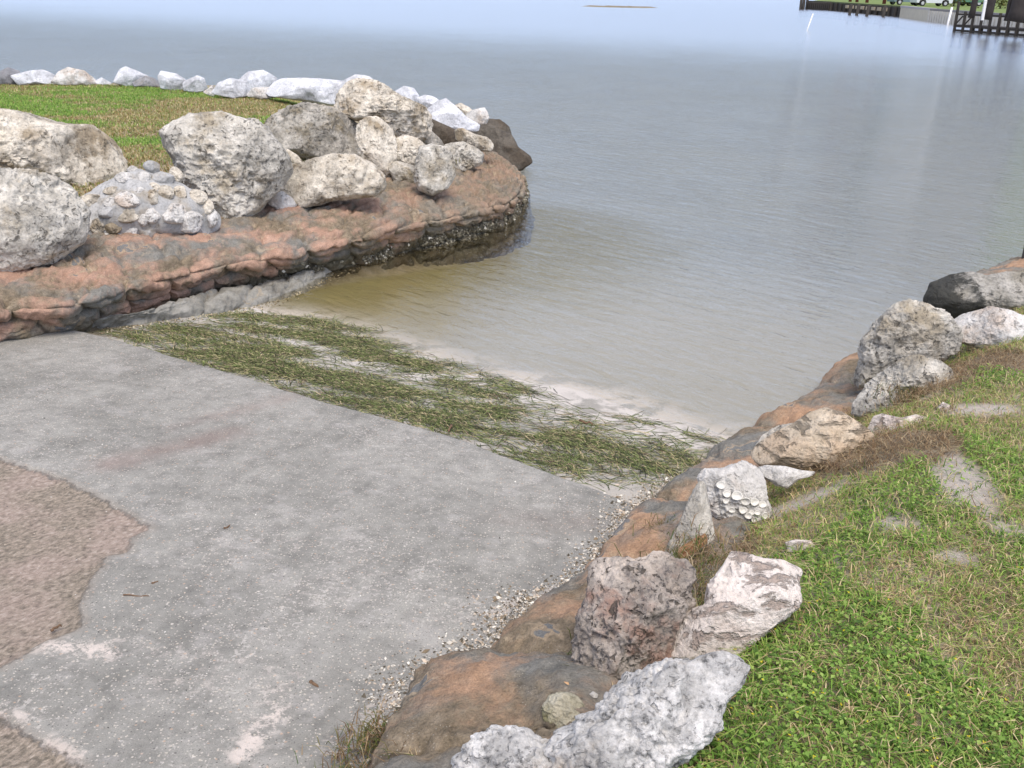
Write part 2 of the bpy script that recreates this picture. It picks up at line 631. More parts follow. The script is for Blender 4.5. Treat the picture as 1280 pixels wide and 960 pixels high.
def m_ground():
    m = Mat("sand_and_soil")
    pos = m.geo.outputs["Position"]
    z = m.xyz(pos)[2]
    n = m.noise(3.0, 8, .6, pos)
    f = m.noise(160, 4, .7, pos)
    under = m.step(z, .02, -.03)
    sand = m.mix(m.mix(under, n, .5), m.mix(under, (.34, .32, .28), (.42, .405, .35)), m.mix(under, (.50, .475, .425), (.52, .50, .44)))
    sand = m.mix(.5, sand, m.ramp(f, [(.3, .5), (.6, 1.0)]), 'MULTIPLY')
    pale = m.step(m.noise(1.3, 5, .6, pos, .5), .5, .62)
    sand = m.mix(m.math('MULTIPLY', m.math('MULTIPLY', pale, m.step(z, -.02, .01)), .6), sand, (.60, .56, .50))
    silt = m.ramp(m.noise(.7, 6, .6, pos), [(.3, (.36, .375, .37)), (.7, (.42, .43, .415))])
    sand = m.mix(m.step(z, -.10, -.55), sand, silt)
    olive = m.step(m.noise(.8, 4, .6, m.obj(src=pos, loc=(4, 2, 0))), .5, .66)
    at = m.attr("olive")
    sand = m.mix(m.math('MULTIPLY', at, .9), sand, m.mix(n, (.19, .155, .04), (.30, .255, .085)))  # olive bottom, with the reach of the wall's reflection painted into its colour
    swash = m.math('MULTIPLY', m.step(z, -.035, .0), m.step(z, .055, .025))
    sand = m.mix(m.math('MULTIPLY', swash, m.step(m.noise(4, 6, .7, pos, .6), .40, .55)), sand, (.66, .615, .56))
    soil = m.ramp(m.noise(5, 8, .65, pos), [(.3, (.23, .19, .11)), (.5, (.38, .32, .21)), (.7, (.54, .48, .39))])
    soil = m.mix(.45, soil, m.ramp(m.noise(70, 4, .7, pos), [(.3, .35), (.65, 1.0)]), 'MULTIPLY')
    bare = m.attr("bare")
    soil = m.mix(bare, soil, m.mix(f, (.42, .37, .32), (.60, .54, .48)))
    c = m.mix(m.attr("land"), sand, soil)
    h = m.math('ADD', f, m.math('MULTIPLY', n, 2))
    return m.fin(c, m.bump(h, .01), .9)


RB_A = np.array(RB)
sdl_ = poly_sd(GX.ravel(), GY.ravel(), LPOLY)
sdr_ = poly_sd(GX.ravel(), GY.ravel(), RPOLY)
dl_, _ = line_near(GX.ravel(), GY.ravel(), LBASE)
BARE = [((1200, 600), .16, .25), ((1010, 625), .22, .10), ((985, 635), .2, .1), ((1230, 512), .28, .10), ((1205, 585), .1, .2), 
        ((1120, 655), .12, .06), ((1195, 700), .1, .05), ((1210, 620), .12, .2), ((1260, 660), .12, .06)]
BAREW = [(hit(*p), a, b) for p, a, b in BARE]


def barefn(x, y):
    s = np.zeros_like(x)
    for q, a, b in BAREW:
        s = np.maximum(s, np.exp(-(((x - q[0]) / (a * .8)) ** 2 + ((y - q[1]) / (b * 1.0)) ** 2)))
    return s


bare_ = ss(.35, .7, barefn(GX.ravel(), GY.ravel()) + .25 * fbm2(GX.ravel(), GY.ravel(), 7, 3, 5))
olive_ = ss(2.5, .5, dl_ + .35 * fbm2(GX.ravel(), GY.ravel(), 1.2, 3, 21)) * ss(1.0, 2.0, below(GX.ravel(), GY.ravel()))
go = mesh_np("ground", np.stack([GX.ravel(), GY.ravel(), GZ], 1), grid_faces(len(gx), len(gy)), m_ground(),
             attrs=dict(land=ss(-.1, .12, np.maximum(sdl_, sdr_)), bare=bare_, olive=olive_))
tag(go, "sandy ground running from the grassy banks down under the water", "ground", kind="structure")


# ------------------------------------------------------------------ water
def m_water():
    m = Mat("water")
    t = m.t
    t.nodes.remove(m.b)
    pos = m.geo.outputs["Position"]
    cd_ = P(1000, 268, 0) - P(900, 250, 0)      # the crests run down to the right
    r = -math.atan2(cd_[1], cd_[0])
    v1 = m.obj((1.0, 3.4, 1), rot=(0, 0, r), src=pos)
    v2 = m.obj((1.0, 2.4, 1), rot=(0, 0, r + math.radians(22)), src=pos)
    n1 = m.noise(2.5, 4, .6, v1, .6)
    n2 = m.noise(6.5, 4, .6, v2, .4)
    n3 = m.noise(.35, 3, .5, pos)
    calm = m.attr("calm")
    a1 = m.math('MULTIPLY', n1, m.math('MULTIPLY_ADD', n3, 1.0, .35))
    h = m.math('ADD', m.math('MULTIPLY', a1, .050), m.math('MULTIPLY', n2, .019))
    h = m.math('MULTIPLY', h, calm)
    bp = m.bump(h, 1.0)
    fr = m.n("ShaderNodeFresnel")
    fr.inputs[0].default_value = 1.33
    t.links.new(bp, fr.inputs["Normal"])
    gl = m.n("ShaderNodeBsdfGlossy")
    t.links.new(m.attr("ruffle"), gl.inputs["Roughness"])
    gl.inputs["Color"].default_value = (1, 1, 1, 1)
    t.links.new(bp, gl.inputs["Normal"])
    tr = m.n("ShaderNodeBsdfTransparent")
    tr.inputs[0].default_value = (.97, .975, .965, 1)
    mx = m.n("ShaderNodeMixShader")
    t.links.new(fr.outputs[0], mx.inputs[0])
    t.links.new(tr.outputs[0], mx.inputs[1])
    t.links.new(gl.outputs[0], mx.inputs[2])
    t.links.new(mx.outputs[0], m.out.inputs["Surface"])
    va = m.n("ShaderNodeVolumeAbsorption")
    va.inputs["Color"].default_value = (.66, .68, .66, 1)
    va.inputs["Density"].default_value = .13
    t.links.new(va.outputs[0], m.out.inputs["Volume"])
    return m.m


wx = axis(-890, 890, -8, 8, .25, 1.3)
wy = axis(-290, 1490, 3, 24, .25, 1.3)
WX, WY = np.meshgrid(wx, wy, indexing='ij')
nW = WX.size
Vw = np.stack([WX.ravel(), WY.ravel(), np.zeros(nW)], 1)
dd = below(WX.ravel(), WY.ravel())
calm = .42 + .58 * ss(2.0, 7.5, dd + .5 * fbm2(WX.ravel(), WY.ravel(), .8, 3, 2))
ruf = .02 + .20 * ss(6, 55, dd)      # open water is ruffled by the wind, the pocket by the ramp is sheltered
calm = calm * (1 - .74 * ss(14, 50, dd))
Fw = grid_faces(len(wx), len(wy))
nx_, ny_ = len(wx), len(wy)
Vb = Vw.copy(); Vb[:, 2] = -4.0
ring = [(i, 0) for i in range(nx_)] + [(nx_ - 1, j) for j in range(1, ny_)] + [(i, ny_ - 1) for i in range(nx_ - 2, -1, -1)] + [(0, j) for j in range(ny_ - 2, 0, -1)]
rid = np.array([i * ny_ + j for i, j in ring])
rn = np.roll(rid, -1)
side = np.stack([rid, rid + nW, rn + nW, rn], 1)
wo = mesh_np("water", np.concatenate([Vw, Vb]), np.concatenate([Fw, Fw[:, ::-1] + nW, side]), m_water(),
             attrs=dict(calm=np.concatenate([calm, calm]), ruffle=np.concatenate([ruf, ruf])))
tag(wo, "grey blue rippled bay water turning clear over sand by the ramp", "water", kind="structure")


# ------------------------------------------------------------------ boat ramp
def m_ramp():
    m = Mat("weathered_concrete")
    pos = m.geo.outputs["Position"]
    n = m.noise(2.2, 8, .62, pos)
    mid = m.noise(14, 8, .65, pos)
    f = m.noise(230, 3, .65, pos)
    c = m.ramp(n, [(.3, (.225, .22, .195)), (.7, (.355, .345, .31))])
    c = m.mix(.55, c, m.ramp(mid, [(.3, .5), (.5, .95), (.7, 1.2)]), 'MULTIPLY')
    c = m.mix(.5, c, m.ramp(f, [(.3, .55), (.5, .95), (.7, 1.25)]), 'MULTIPLY')
    dn_ = RP(170, 590) - RP(300, 530)
    wsh = m.noise(1.6, 6, .62, m.obj((.7, 4.0, 1), rot=(0, 0, -math.atan2(dn_[1], dn_[0])), src=m.warp(pos, .15, 2)))
    c = m.mix(.8, c, m.ramp(wsh, [(.3, .76), (.5, 1.0), (.7, 1.12)]), 'MULTIPLY')
    blot = m.step(m.noise(5.5, 9, .72, pos), .52, .64)
    c = m.mix(m.math('MULTIPLY', blot, .35), c, (.46, .44, .41))
    # shell and stone aggregate
    for s_, lim, colr, g0 in ((60, .30, (.54, .49, .41), .40), (100, .34, (.58, .53, .46), .34), (48, .26, (.46, .34, .25), .48), (80, .26, (.09, .085, .08), .42), (35, .20, (.64, .59, .52), .60), (130, .34, (.17, .165, .155), .36)):
        vv = m.warp(pos, .012, 60)
        d = m.vor(s_, vv)
        rc = m.xyz(m.vor(s_, vv, out="Color"))[0]
        k = m.math('MULTIPLY', m.step(d, lim, lim * .55), m.step(rc, g0 + .3, g0 + .34))
        c = m.mix(m.math('MULTIPLY', k, .85), c, colr)
    # pale salt bloom, reddish runs, damp edge
    salt = m.attr("salt")
    sk = m.math('MULTIPLY', salt, m.step(m.math('ADD', m.math('MULTIPLY', m.noise(22, 9, .78, m.warp(pos, .06, 12)), 1.25), m.math('MULTIPLY', salt, .17)), .70, .84))
    c = m.mix(m.math('MULTIPLY', sk, .95, clamp=True), c, (.62, .55, .49))
    sp = m.step(m.math('ADD', m.noise(48, 6, .75, pos), m.math('MULTIPLY', m.noise(2.0, 3, .6, pos), .35)), .76, .84)
    c = m.mix(m.math('MULTIPLY', sp, .55), c, (.60, .56, .51))
    c = m.mix(m.math('MULTIPLY', m.attr("red"), .8), c, (.235, .165, .14))
    c = m.mix(m.math('MULTIPLY', m.attr("damp"), .5), c, (.20, .20, .19))
    # worn-through areas: old exposed aggregate
    ws = m.math('ADD', m.attr("worn"), m.math('MULTIPLY', m.math('SUBTRACT', m.noise(12, 8, .7, pos), .5), .09))
    wk = m.step(m.math('ADD', ws, m.math('MULTIPLY', m.math('SUBTRACT', m.noise(60, 5, .75, pos), .5), .05)), -.010, .014)
    wd_ = RP(120, 610) - RP(20, 650)
    sv = m.obj((12.0, 20, 12), rot=(0, 0, -math.atan2(wd_[1], wd_[0])), src=m.warp(pos, .05, 8))
    g_ = m.noise(3.2, 7, .7, sv)
    g2 = m.noise(2.5, 6, .6, pos)
    g_ = m.math('ADD', m.math('MULTIPLY', g_, .55), m.math('MULTIPLY', m.noise(40, 6, .75, m.obj((1, 1.5, 1), rot=(0, 0, -math.atan2(wd_[1], wd_[0])), src=pos)), .45))
    old = m.ramp(g_, [(.34, (.075, .065, .05)), (.46, (.20, .17, .13)), (.56, (.36, .30, .235)), (.68, (.54, .47, .40))])
    old = m.mix(m.step(g2, .42, .62), old, m.ramp(g_, [(.36, (.155, .125, .10)), (.5, (.34, .27, .22)), (.64, (.50, .42, .36))]))
    c = m.mix(wk, c, old)
    edge = m.math('MULTIPLY', m.step(ws, -.05, -.004), m.math('SUBTRACT', 1.0, wk))
    c = m.mix(m.math('MULTIPLY', edge, .35), c, (.30, .25, .20))
    h = m.math('ADD', m.math('MULTIPLY', mid, .8), m.math('MULTIPLY', f, .45))
    h = m.math('ADD', h, m.math('MULTIPLY', m.math('MULTIPLY', wk, g_), 2.0))
    h = m.math('SUBTRACT', h, m.math('MULTIPLY', wk, 2.0))
    return m.fin(c, m.bump(h, .006), .82)


EPX = [(60, 408), (110, 415), (150, 425), (215, 443), (300, 468), (400, 499), (500, 524), (560, 541), (650, 574), (730, 604), (805, 634), (860, 656)]
E = np.array([P(x, y, .12) for x, y in EPX])
s_e = np.concatenate([[0], np.cumsum(np.hypot(*np.diff(E[:, :2], axis=0).T))])
ns, nb = 230, 250
S = np.linspace(0, s_e[-1], ns)
ex = np.interp(S, s_e, E[:, 0]); ey = np.interp(S, s_e, E[:, 1])
# slab fans slightly: its left and right sides follow the two walls
dl0 = np.array([-.60, -.80]); dr0 = np.array([-.43, -.90])
tt = np.linspace(0, 1, ns)[:, None]
dirs = dl0 * (1 - tt) + dr0 * tt
dirs /= np.linalg.norm(dirs, axis=1, keepdims=True)
B = np.concatenate([[0, 0, .004, .012, .024], np.linspace(.04, 5.6, nb - 5)])
drop = np.concatenate([[.16, .022, .010, .003, .0], np.zeros(nb - 5)])
X = ex[:, None] + dirs[:, :1] * B[None]
Y = ey[:, None] + dirs[:, 1:] * B[None]
wob = fbm2(X.ravel(), Y.ravel(), 8, 3, 4).reshape(X.shape) * .018 * np.exp(-B / .08)[None]
X += wob * -.546; Y += wob * -.838
xr, yr = X.ravel(), Y.ravel()
Zr = rampz(xr, yr) - np.tile(drop, ns) + fbm2(xr, yr, 1.6, 3, 6) * .006 + fbm2(xr, yr, 14, 3, 7) * .0015


def RP(px, py):
    """pixel -> point on the ramp's plane"""
    d = FW + (px - 640) / FPX * RT + (480 - py) / FPX * UP
    # z = .12 - .11*below ; solve along the ray
    A = .11 * (.546 * d[0] + .838 * d[1]) + d[2]
    b0 = .12 - .11 * (.546 * (0 - .64) + .838 * (0 - 4.21)) - CAMH
    return CAMP + d * (b0 / A)


worn1 = [RP(*q)[:2] for q in [(-300, 520), (-60, 560), (0, 572), (45, 588), (85, 602), (130, 625), (165, 645), (188, 660), (165, 672), (160, 690), (132, 695), (118, 720),
                              (102, 752), (100, 785), (60, 800), (20, 822), (0, 835), (-200, 860), (-400, 800)]]
worn2 = [RP(*q)[:2] for q in [(-200, 880), (0, 897), (20, 905), (50, 932), (80, 942), (100, 962), (150, 1010), (100, 1200), (-300, 1200)]]
worn = np.maximum(poly_sd(xr, yr, worn1), poly_sd(xr, yr, worn2))
worn = np.clip(worn + fbm2(xr, yr, 6, 4, 31) * .014, -.5, .5)


def blobs(lst):
    s = np.zeros_like(xr)
    for (p, q, wd, am) in lst:
        a = RP(*p)[:2]; b = RP(*q)[:2]
        dd, _ = line_near(xr, yr, [(*a, 0), (*b, 1)])
        s = np.maximum(s, am * np.exp(-(dd / wd) ** 2))
    return s


salt = blobs([((40, 805), (135, 815), .06, 1.1), ((140, 800), (250, 820), .05, .55), ((300, 945), (345, 890), .05, 1.05), ((330, 885), (345, 860), .06, .7),
              ((0, 890), (30, 900), .04, .9), ((60, 930), (95, 945), .045, 1.0), ((290, 830), (350, 850), .10, .5), ((200, 850), (260, 860), .05, .5),
              ((640, 755), (700, 735), .05, .9), ((615, 770), (660, 745), .04, .8), ((420, 735), (470, 720), .15, .35), ((250, 690), (420, 680), .25, .28),
              ((460, 890), (560, 835), .05, .8), ((430, 940), (470, 900), .07, .9), ((520, 780), (600, 760), .12, .3)])
red = blobs([((140, 580), (290, 540), .09, .9), ((270, 520), (390, 490), .07, .5), ((215, 535), (330, 500), .05, .35), ((640, 650), (760, 655), .12, .3)])
red *= .6 + .6 * fbm2(xr, yr, 9, 4, 44)
wd_, _ = line_near(xr, yr, RB)
damp = ss(.16, .02, wd_ + .05 * fbm2(xr, yr, 6, 3, 12)) * .9 + .5 * np.exp(-np.tile(B, ns) / .07) * (.5 + .5 * fbm2(xr, yr, 4, 3, 9))
damp = np.maximum(damp, .5 * np.exp(-np.tile(B, ns) / .35) * ss(.3, 0, np.repeat(np.linspace(0, 1, ns), nb)))
Zr = Zr - .012 * ss(-.01, .02, worn) + ss(0, .03, worn) * fbm2(xr, yr, 28, 3, 51) * .006
ro = mesh_np("boat_ramp", np.stack([xr, yr, Zr], 1), grid_faces(ns, nb), m_ramp(),
             attrs=dict(worn=worn, salt=np.clip(salt, 0, 1.2), red=np.clip(red, 0, 1), damp=np.clip(damp, 0, 1)))
tag(ro, "weathered grey concrete boat ramp sloping into the water", "boat ramp", kind="structure")


# ------------------------------------------------------------------ bag walls
def m_wall(name, tide, orange=1.0, tone=(.47, .295, .21)):
    m = Mat(name)
    pos = m.geo.outputs["Position"]
    z = m.xyz(pos)[2]
    n = m.noise(3.0, 8, .62, pos, .4)
    f = m.noise(80, 6, .7, pos)
    mid = m.noise(18, 8, .7, pos)
    org = m.ramp(m.noise(7, 8, .7, pos, .6), [(.28, tuple(q * .62 for q in tone)), (.48, tone), (.72, tuple(min(1, q * 1.22 + .04) for q in tone))])
    brn = m.ramp(mid, [(.3, (.13, .105, .07)), (.55, (.27, .215, .145)), (.75, (.40, .33, .24))])
    gry = m.ramp(mid, [(.3, (.16, .155, .135)), (.7, (.31, .30, .265))])
    k = m.step(m.math('ADD', n, m.math('MULTIPLY', m.attr("joint"), -.10)), .66 - .20 * orange, .84 - .18 * orange)
    c = m.mix(k, m.mix(m.step(m.noise(1.7, 4, .6, pos), .42, .58), gry, brn), org)
    c = m.mix(m.math('MULTIPLY', m.attr("oyster"), .55), c, brn)
    cv = m.obj(src=pos, loc=(3, 7, 1))
    cn = m.noise(3.1, 4, .55, cv, .5)
    cem = m.step(cn, .668, .676)
    rimk = m.math('MULTIPLY', m.step(cn, .635, .662), m.math('SUBTRACT', 1.0, cem))
    c = m.mix(m.math('MULTIPLY', rimk, .6), c, (.50, .39, .27))
    c = m.mix(m.math('MULTIPLY', cem, .9), c, m.mix(mid, (.15, .155, .15), (.26, .265, .26)))
    jl = m.attr("joint")
    lip = m.math('MULTIPLY', m.step(jl, .05, .3), m.math('SUBTRACT', 1.0, m.step(jl, .35, .6)))
    c = m.mix(m.math('MULTIPLY', lip, m.math('MULTIPLY', m.step(m.noise(5, 5, .7, pos), .5, .62), .6)), c, (.50, .40, .28))
    c = m.mix(.55, c, m.ramp(f, [(.3, .5), (.55, 1.0), (.75, 1.2)]), 'MULTIPLY')
    c = m.mix(m.math('MULTIPLY', m.step(m.attr("joint"), .5, .98), .62), c, (.07, .055, .04))
    wet = m.step(m.math('ADD', z, m.math('MULTIPLY', m.math('SUBTRACT', n, .5), .30)), tide, tide - .12)
    alg = m.ramp(mid, [(.3, (.035, .032, .022)), (.55, (.10, .088, .052)), (.75, (.20, .17, .11))])
    c = m.mix(m.math('MULTIPLY', wet, .88), c, alg)
    sh = m.math('MULTIPLY', m.step(m.vor(70, m.warp(pos, .01, 50)), .22, .12), m.step(m.math('ADD', z, m.math('MULTIPLY', n, .1)), .17, .12))
    c = m.mix(m.math('MULTIPLY', sh, m.math('MULTIPLY', m.attr("oyster"), .9)), c, (.60, .58, .50))
    gr_ = m.noise(170, 4, .7, pos)
    c = m.mix(.6, c, m.ramp(gr_, [(.32, .5), (.5, 1.0), (.68, 1.25)]), 'MULTIPLY')
    spk = m.math('MULTIPLY', m.step(m.vor(85, m.warp(pos, .01, 50)), .20, .12), m.step(m.noise(4, 4, .6, pos), .5, .6))
    c = m.mix(m.math('MULTIPLY', spk, .6), c, (.56, .52, .45))
    h = m.math('ADD', m.math('MULTIPLY', mid, 1.2), m.math('ADD', m.math('MULTIPLY', f, .6), m.math('MULTIPLY', gr_, .3)))
    return m.fin(c, m.bump(h, .014), m.math('SUBTRACT', .88, m.math('MULTIPLY', wet, .3)))


def catmull(pts, t):
    """pts (k, n, 3) control rails, t (m,) in [0, k-1] -> (n, m, 3)"""
    k = len(pts)
    i = np.clip(np.floor(t).astype(int), 0, k - 2)
    u = (t - i)[None, :, None]
    p0 = pts[np.clip(i - 1, 0, k - 1)].transpose(1, 0, 2)
    p1 = pts[i].transpose(1, 0, 2)
    p2 = pts[i + 1].transpose(1, 0, 2)
    p3 = pts[np.clip(i + 2, 0, k - 1)].transpose(1, 0, 2)
    return .5 * (2 * p1 + (p2 - p0) * u + (2 * p0 - 5 * p1 + 4 * p2 - p3) * u ** 2 + (3 * p1 - p0 - 3 * p2 + p3) * u ** 3)


def resample(line, n):
    line = np.asarray(line)
    s = np.concatenate([[0], np.cumsum(np.linalg.norm(np.diff(line, axis=0), axis=1))])
    # smooth through the stations
    q = np.linspace(0, len(line) - 1, 400)
    c = catmull(line[:, None, :], q)[0]
    s = np.concatenate([[0], np.cumsum(np.linalg.norm(np.diff(c, axis=0), axis=1))])
    S_ = np.linspace(0, s[-1], n)
    return np.stack([np.interp(S_, s, c[:, a]) for a in range(3)], 1), np.interp(S_, s, q), s[-1]


def bag_wall(name, rails, nsamp, nt_, bag_l, bag_h, amp, seed, mat, label, row0, topsmooth, oyster):
    """rails: control lines from the foot up over the top; a skin of stacked bags is raised along its normals"""
    mid = rails[2]
    _, q, L = resample(mid, nsamp)
    R = np.stack([catmull(np.asarray(r)[:, None, :], q)[0] for r in rails])      # (k, n, 3)
    t = np.linspace(0, len(rails) - 1, nt_)
    G = catmull(R, t)                                                           # (n, m, 3)
    du = np.gradient(G, axis=0); dv = np.gradient(G, axis=1)
    N = np.cross(du, dv)
    N /= np.linalg.norm(N, axis=2, keepdims=True) + 1e-9
    if N[nsamp // 2, nt_ // 2, 2] < 0:
        N = -N
    sl = np.linspace(0, L, nsamp)[:, None].repeat(nt_, 1)
    seg = np.linalg.norm(np.diff(G, axis=1), axis=2)
    tl = np.concatenate([np.zeros((nsamp, 1)), np.cumsum(seg, 1)], 1)
    tl = tl - tl[:, [int(row0)]]
    p3 = G.reshape(-1, 3)
    wv = fbm(p3 * 2.6, 4, seed=seed).reshape(sl.shape) * .22
    wv2 = fbm(p3 * 2.2 + 31, 4, seed=seed + 3).reshape(sl.shape) * .13
    a = (tl + wv2) / bag_h
    row = np.floor(a)
    v = (a - row) * 2 - 1
    hr = _h(row.ravel().astype(np.int64), np.full(row.size, 7), np.full(row.size, 3), seed).reshape(row.shape)
    b = (sl + wv) / (bag_l * (.8 + .5 * hr)) + hr * 3.7
    cl = np.floor(b)
    u = (b - cl) * 2 - 1
    hc = _h(row.ravel().astype(np.int64), cl.ravel().astype(np.int64), np.full(row.size, 11), seed).reshape(row.shape)
    pil = (1 - np.abs(u) ** 6) * (1 - np.abs(v) ** 4)
    pil = pil * (.75 + .5 * hc)
    top = np.clip((t - topsmooth) / 1.0, 0, 1)[None, :]
    e1 = fbm(p3 * 5.0, 5, seed=seed + 9, gain=.55).reshape(sl.shape)
    e2 = fbm(p3 * 16.0, 4, seed=seed + 15, ridge=True).reshape(sl.shape)
    e3 = fbm(p3 * 45.0, 3, seed=seed + 19).reshape(sl.shape)
    h = amp * pil * (1 - .12 * top) + .036 * e1 + .016 * e2 + .006 * e3
    # slumped mortar filling some of the joints
    fill = ss(.3, .7, fbm(p3 * 1.7 + 9, 3, seed=seed + 5).reshape(sl.shape))
    h = h + (amp * .9 - amp * pil) * fill * .55
    G = G + N * (h - amp * .75)[..., None]
    joint = np.clip((1 - pil) * (1 - fill * .9) * (1 - .35 * top), 0, 1) ** 2.0
    oy = np.full(sl.shape, 0.0) + oyster(sl / L)
    return mesh_np(name, G.reshape(-1, 3), grid_faces(nsamp, nt_), mat, loc=(*G[nsamp // 2, nt_ // 2, :2], 0),
                   attrs=dict(joint=joint.ravel(), oyster=oy.ravel()))


def horiz(a, b, d):
    o = []
    for p, q in zip(a, b):
        v = (np.array(q) - np.array(p)); v[2] = 0
        o.append(v / (np.linalg.norm(v) + 1e-9) * d)
    return o


_in = horiz(LBASE, LBK, 1.0)
foot = [p - v * .10 - np.array([0, 0, .38]) for p, v in zip(LBASE, _in)]
lmid = [.5 * p + .5 * q + v * .0 for p, q, v in zip(LBASE, LSH, _in)]
inner = [p + v * .55 + np.array([0, 0, .0]) for p, v in zip(LBK, _in)]
inner2 = [p + v * .5 + np.array([0, 0, -.35]) for p, v in zip(inner, _in)]
lw = bag_wall("bag_wall", [foot, LBASE, lmid, LSH, LBK, inner, inner2], 900, 190, .46, .135, .050, 3, m_wall("orange_bag_wall", .19, 1.35),
              None, 30, 3.0, lambda s: ss(.45, .62, s))
tag(lw, "low orange wall of stacked cement bags under the left bank boulders", "wall")

nr = []
for i in range(len(RB)):
    a = RB[max(i - 1, 0)]; b = RB[min(i + 1, len(RB) - 1)]
    d_ = (b - a)[:2]; d_ /= np.linalg.norm(d_)
    nr.append(np.array([d_[1], -d_[0], 0]))
wf = np.interp(np.arange(len(RB)), [0, 5, 9, 12, 16], [1.3, 1.25, 1.05, .95, .95])


def rr(off, dz):
    return [p + n_ * off * k + np.array([0, 0, dz * min(k, 1.2)]) for p, n_, k in zip(RB, nr, wf)]


rw = bag_wall("bag_wall", [rr(-.10, -.30), rr(-.01, -.02), rr(.07, .08), rr(.20, .135), rr(.36, .18), rr(.52, .20), rr(.64, .02)], 900, 130, .62, .85, .055, 29,
              m_wall("stained_bag_wall", .03, 1.12, (.46, .29, .18)), None, 22, 2.6, lambda s: s * 0)
tag(rw, "low stained wall of cement bags along the ramp's grassy right side", "wall")


# grey cement footing under the left wall
def m_foot():
    m = Mat("grey_cement")
    pos = m.geo.outputs["Position"]
    n = m.noise(6, 8, .65, pos)
    f = m.noise(60, 6, .7, pos)
    c = m.ramp(n, [(.3, (.17, .16, .135)), (.5, (.28, .27, .235)), (.7, (.38, .365, .325))])
    rim = m.step(m.noise(7, 7, .7, m.obj(src=pos, loc=(9, 1, 4)), .8), .60, .68)
    c = m.mix(m.math('MULTIPLY', rim, .5), c, (.42, .33, .22))
    c = m.mix(.5, c, m.ramp(f, [(.3, .55), (.6, 1.05)]), 'MULTIPLY')
    return m.fin(c, m.bump(m.math('ADD', n, f), .01), .7)


FT = [P(*q) for q in [(112, 410, .10), (170, 402, .09), (250, 391, .06), (300, 383, .03), (345, 372, .0), (400, 350, -.01), (445, 332, -.02)]]
FTt = [P(*q) for q in [(125, 396, .17), (180, 388, .16), (252, 374, .125), (300, 364, .10), (345, 353, .075), (400, 335, .05), (445, 325, .02)]]
_i2 = horiz(FT, FTt, 1.0)
fo = bag_wall("cement_footing", [[p - v * .05 - np.array([0, 0, .2]) for p, v in zip(FT, _i2)], FT, [.45 * p + .55 * q + np.array([0, 0, .02]) for p, q in zip(FT, FTt)], FTt,
                                 [p + v * .2 - np.array([0, 0, .02]) for p, v in zip(FTt, _i2)]], 300, 60, .55, .6, .05, 61, m_foot(), None, 15, 3.5, lambda s: s * 0)
fo.parent = lw
fo.location = np.array(fo.location) - np.array(lw.location)

# ------------------------------------------------------------------ rocks traced at their own distance, size and thickness
_ico = {}


def ico(level):
    if level not in _ico:
        import bmesh
        bm = bmesh.new()
        bmesh.ops.create_icosphere(bm, subdivisions=level, radius=1.0)
        V = np.array([v.co[:] for v in bm.verts])
        Fv = np.array([[v.index for v in f.verts] for f in bm.faces])
        bm.free()
        _ico[level] = (V, Fv)
    return _ico[level]


CROPS = dict(c1=(0, 70, 3.765), c2=(330, 70, 3.765), c6=(940, 300, 3.765), c7=(800, 480, 3.765), c8=(680, 660, 3.368), c9=(560, 760, 3.2), cr=(80, 190, 5.818), px=(0, 0, 1))


def radial(poly, c, n=512):
    th = np.arange(n) / n * 2 * math.pi
    R_ = np.zeros(n)
    m = len(poly)
    for i in range(m):
        a = poly[i] - c; b = poly[(i + 1) % m] - c
        e = b - a
        den = np.cos(th) * e[1] - np.sin(th) * e[0]
        with np.errstate(divide='ignore', invalid='ignore'):
            t = (a[0] * e[1] - a[1] * e[0]) / den
            s_ = (a[0] * np.sin(th) - a[1] * np.cos(th)) / den
        ok = (t > 0) & (s_ >= -1e-6) & (s_ <= 1 + 1e-6)
        R_ = np.where(ok, np.maximum(R_, t), R_)
    k = np.exp(-np.arange(-6, 7) ** 2 / 8.0); k /= k.sum()
    R_ = np.convolve(np.concatenate([R_[-6:], R_, R_[:6]]), k, 'valid')
    return th, R_


STYLE = dict(  # low-frequency, medium, ridge/knob, pit amounts (relative to size), facet count
    coral=(.10, .075, .040, .022, 6), smooth=(.10, .035, .012, .006, 9), knob=(.07, .06, .0, .0, 3), slab=(.05, .035, .026, .012, 5), pebble=(.07, .02, .006, .01, 2))
ROCKN = [0]
FEET = []


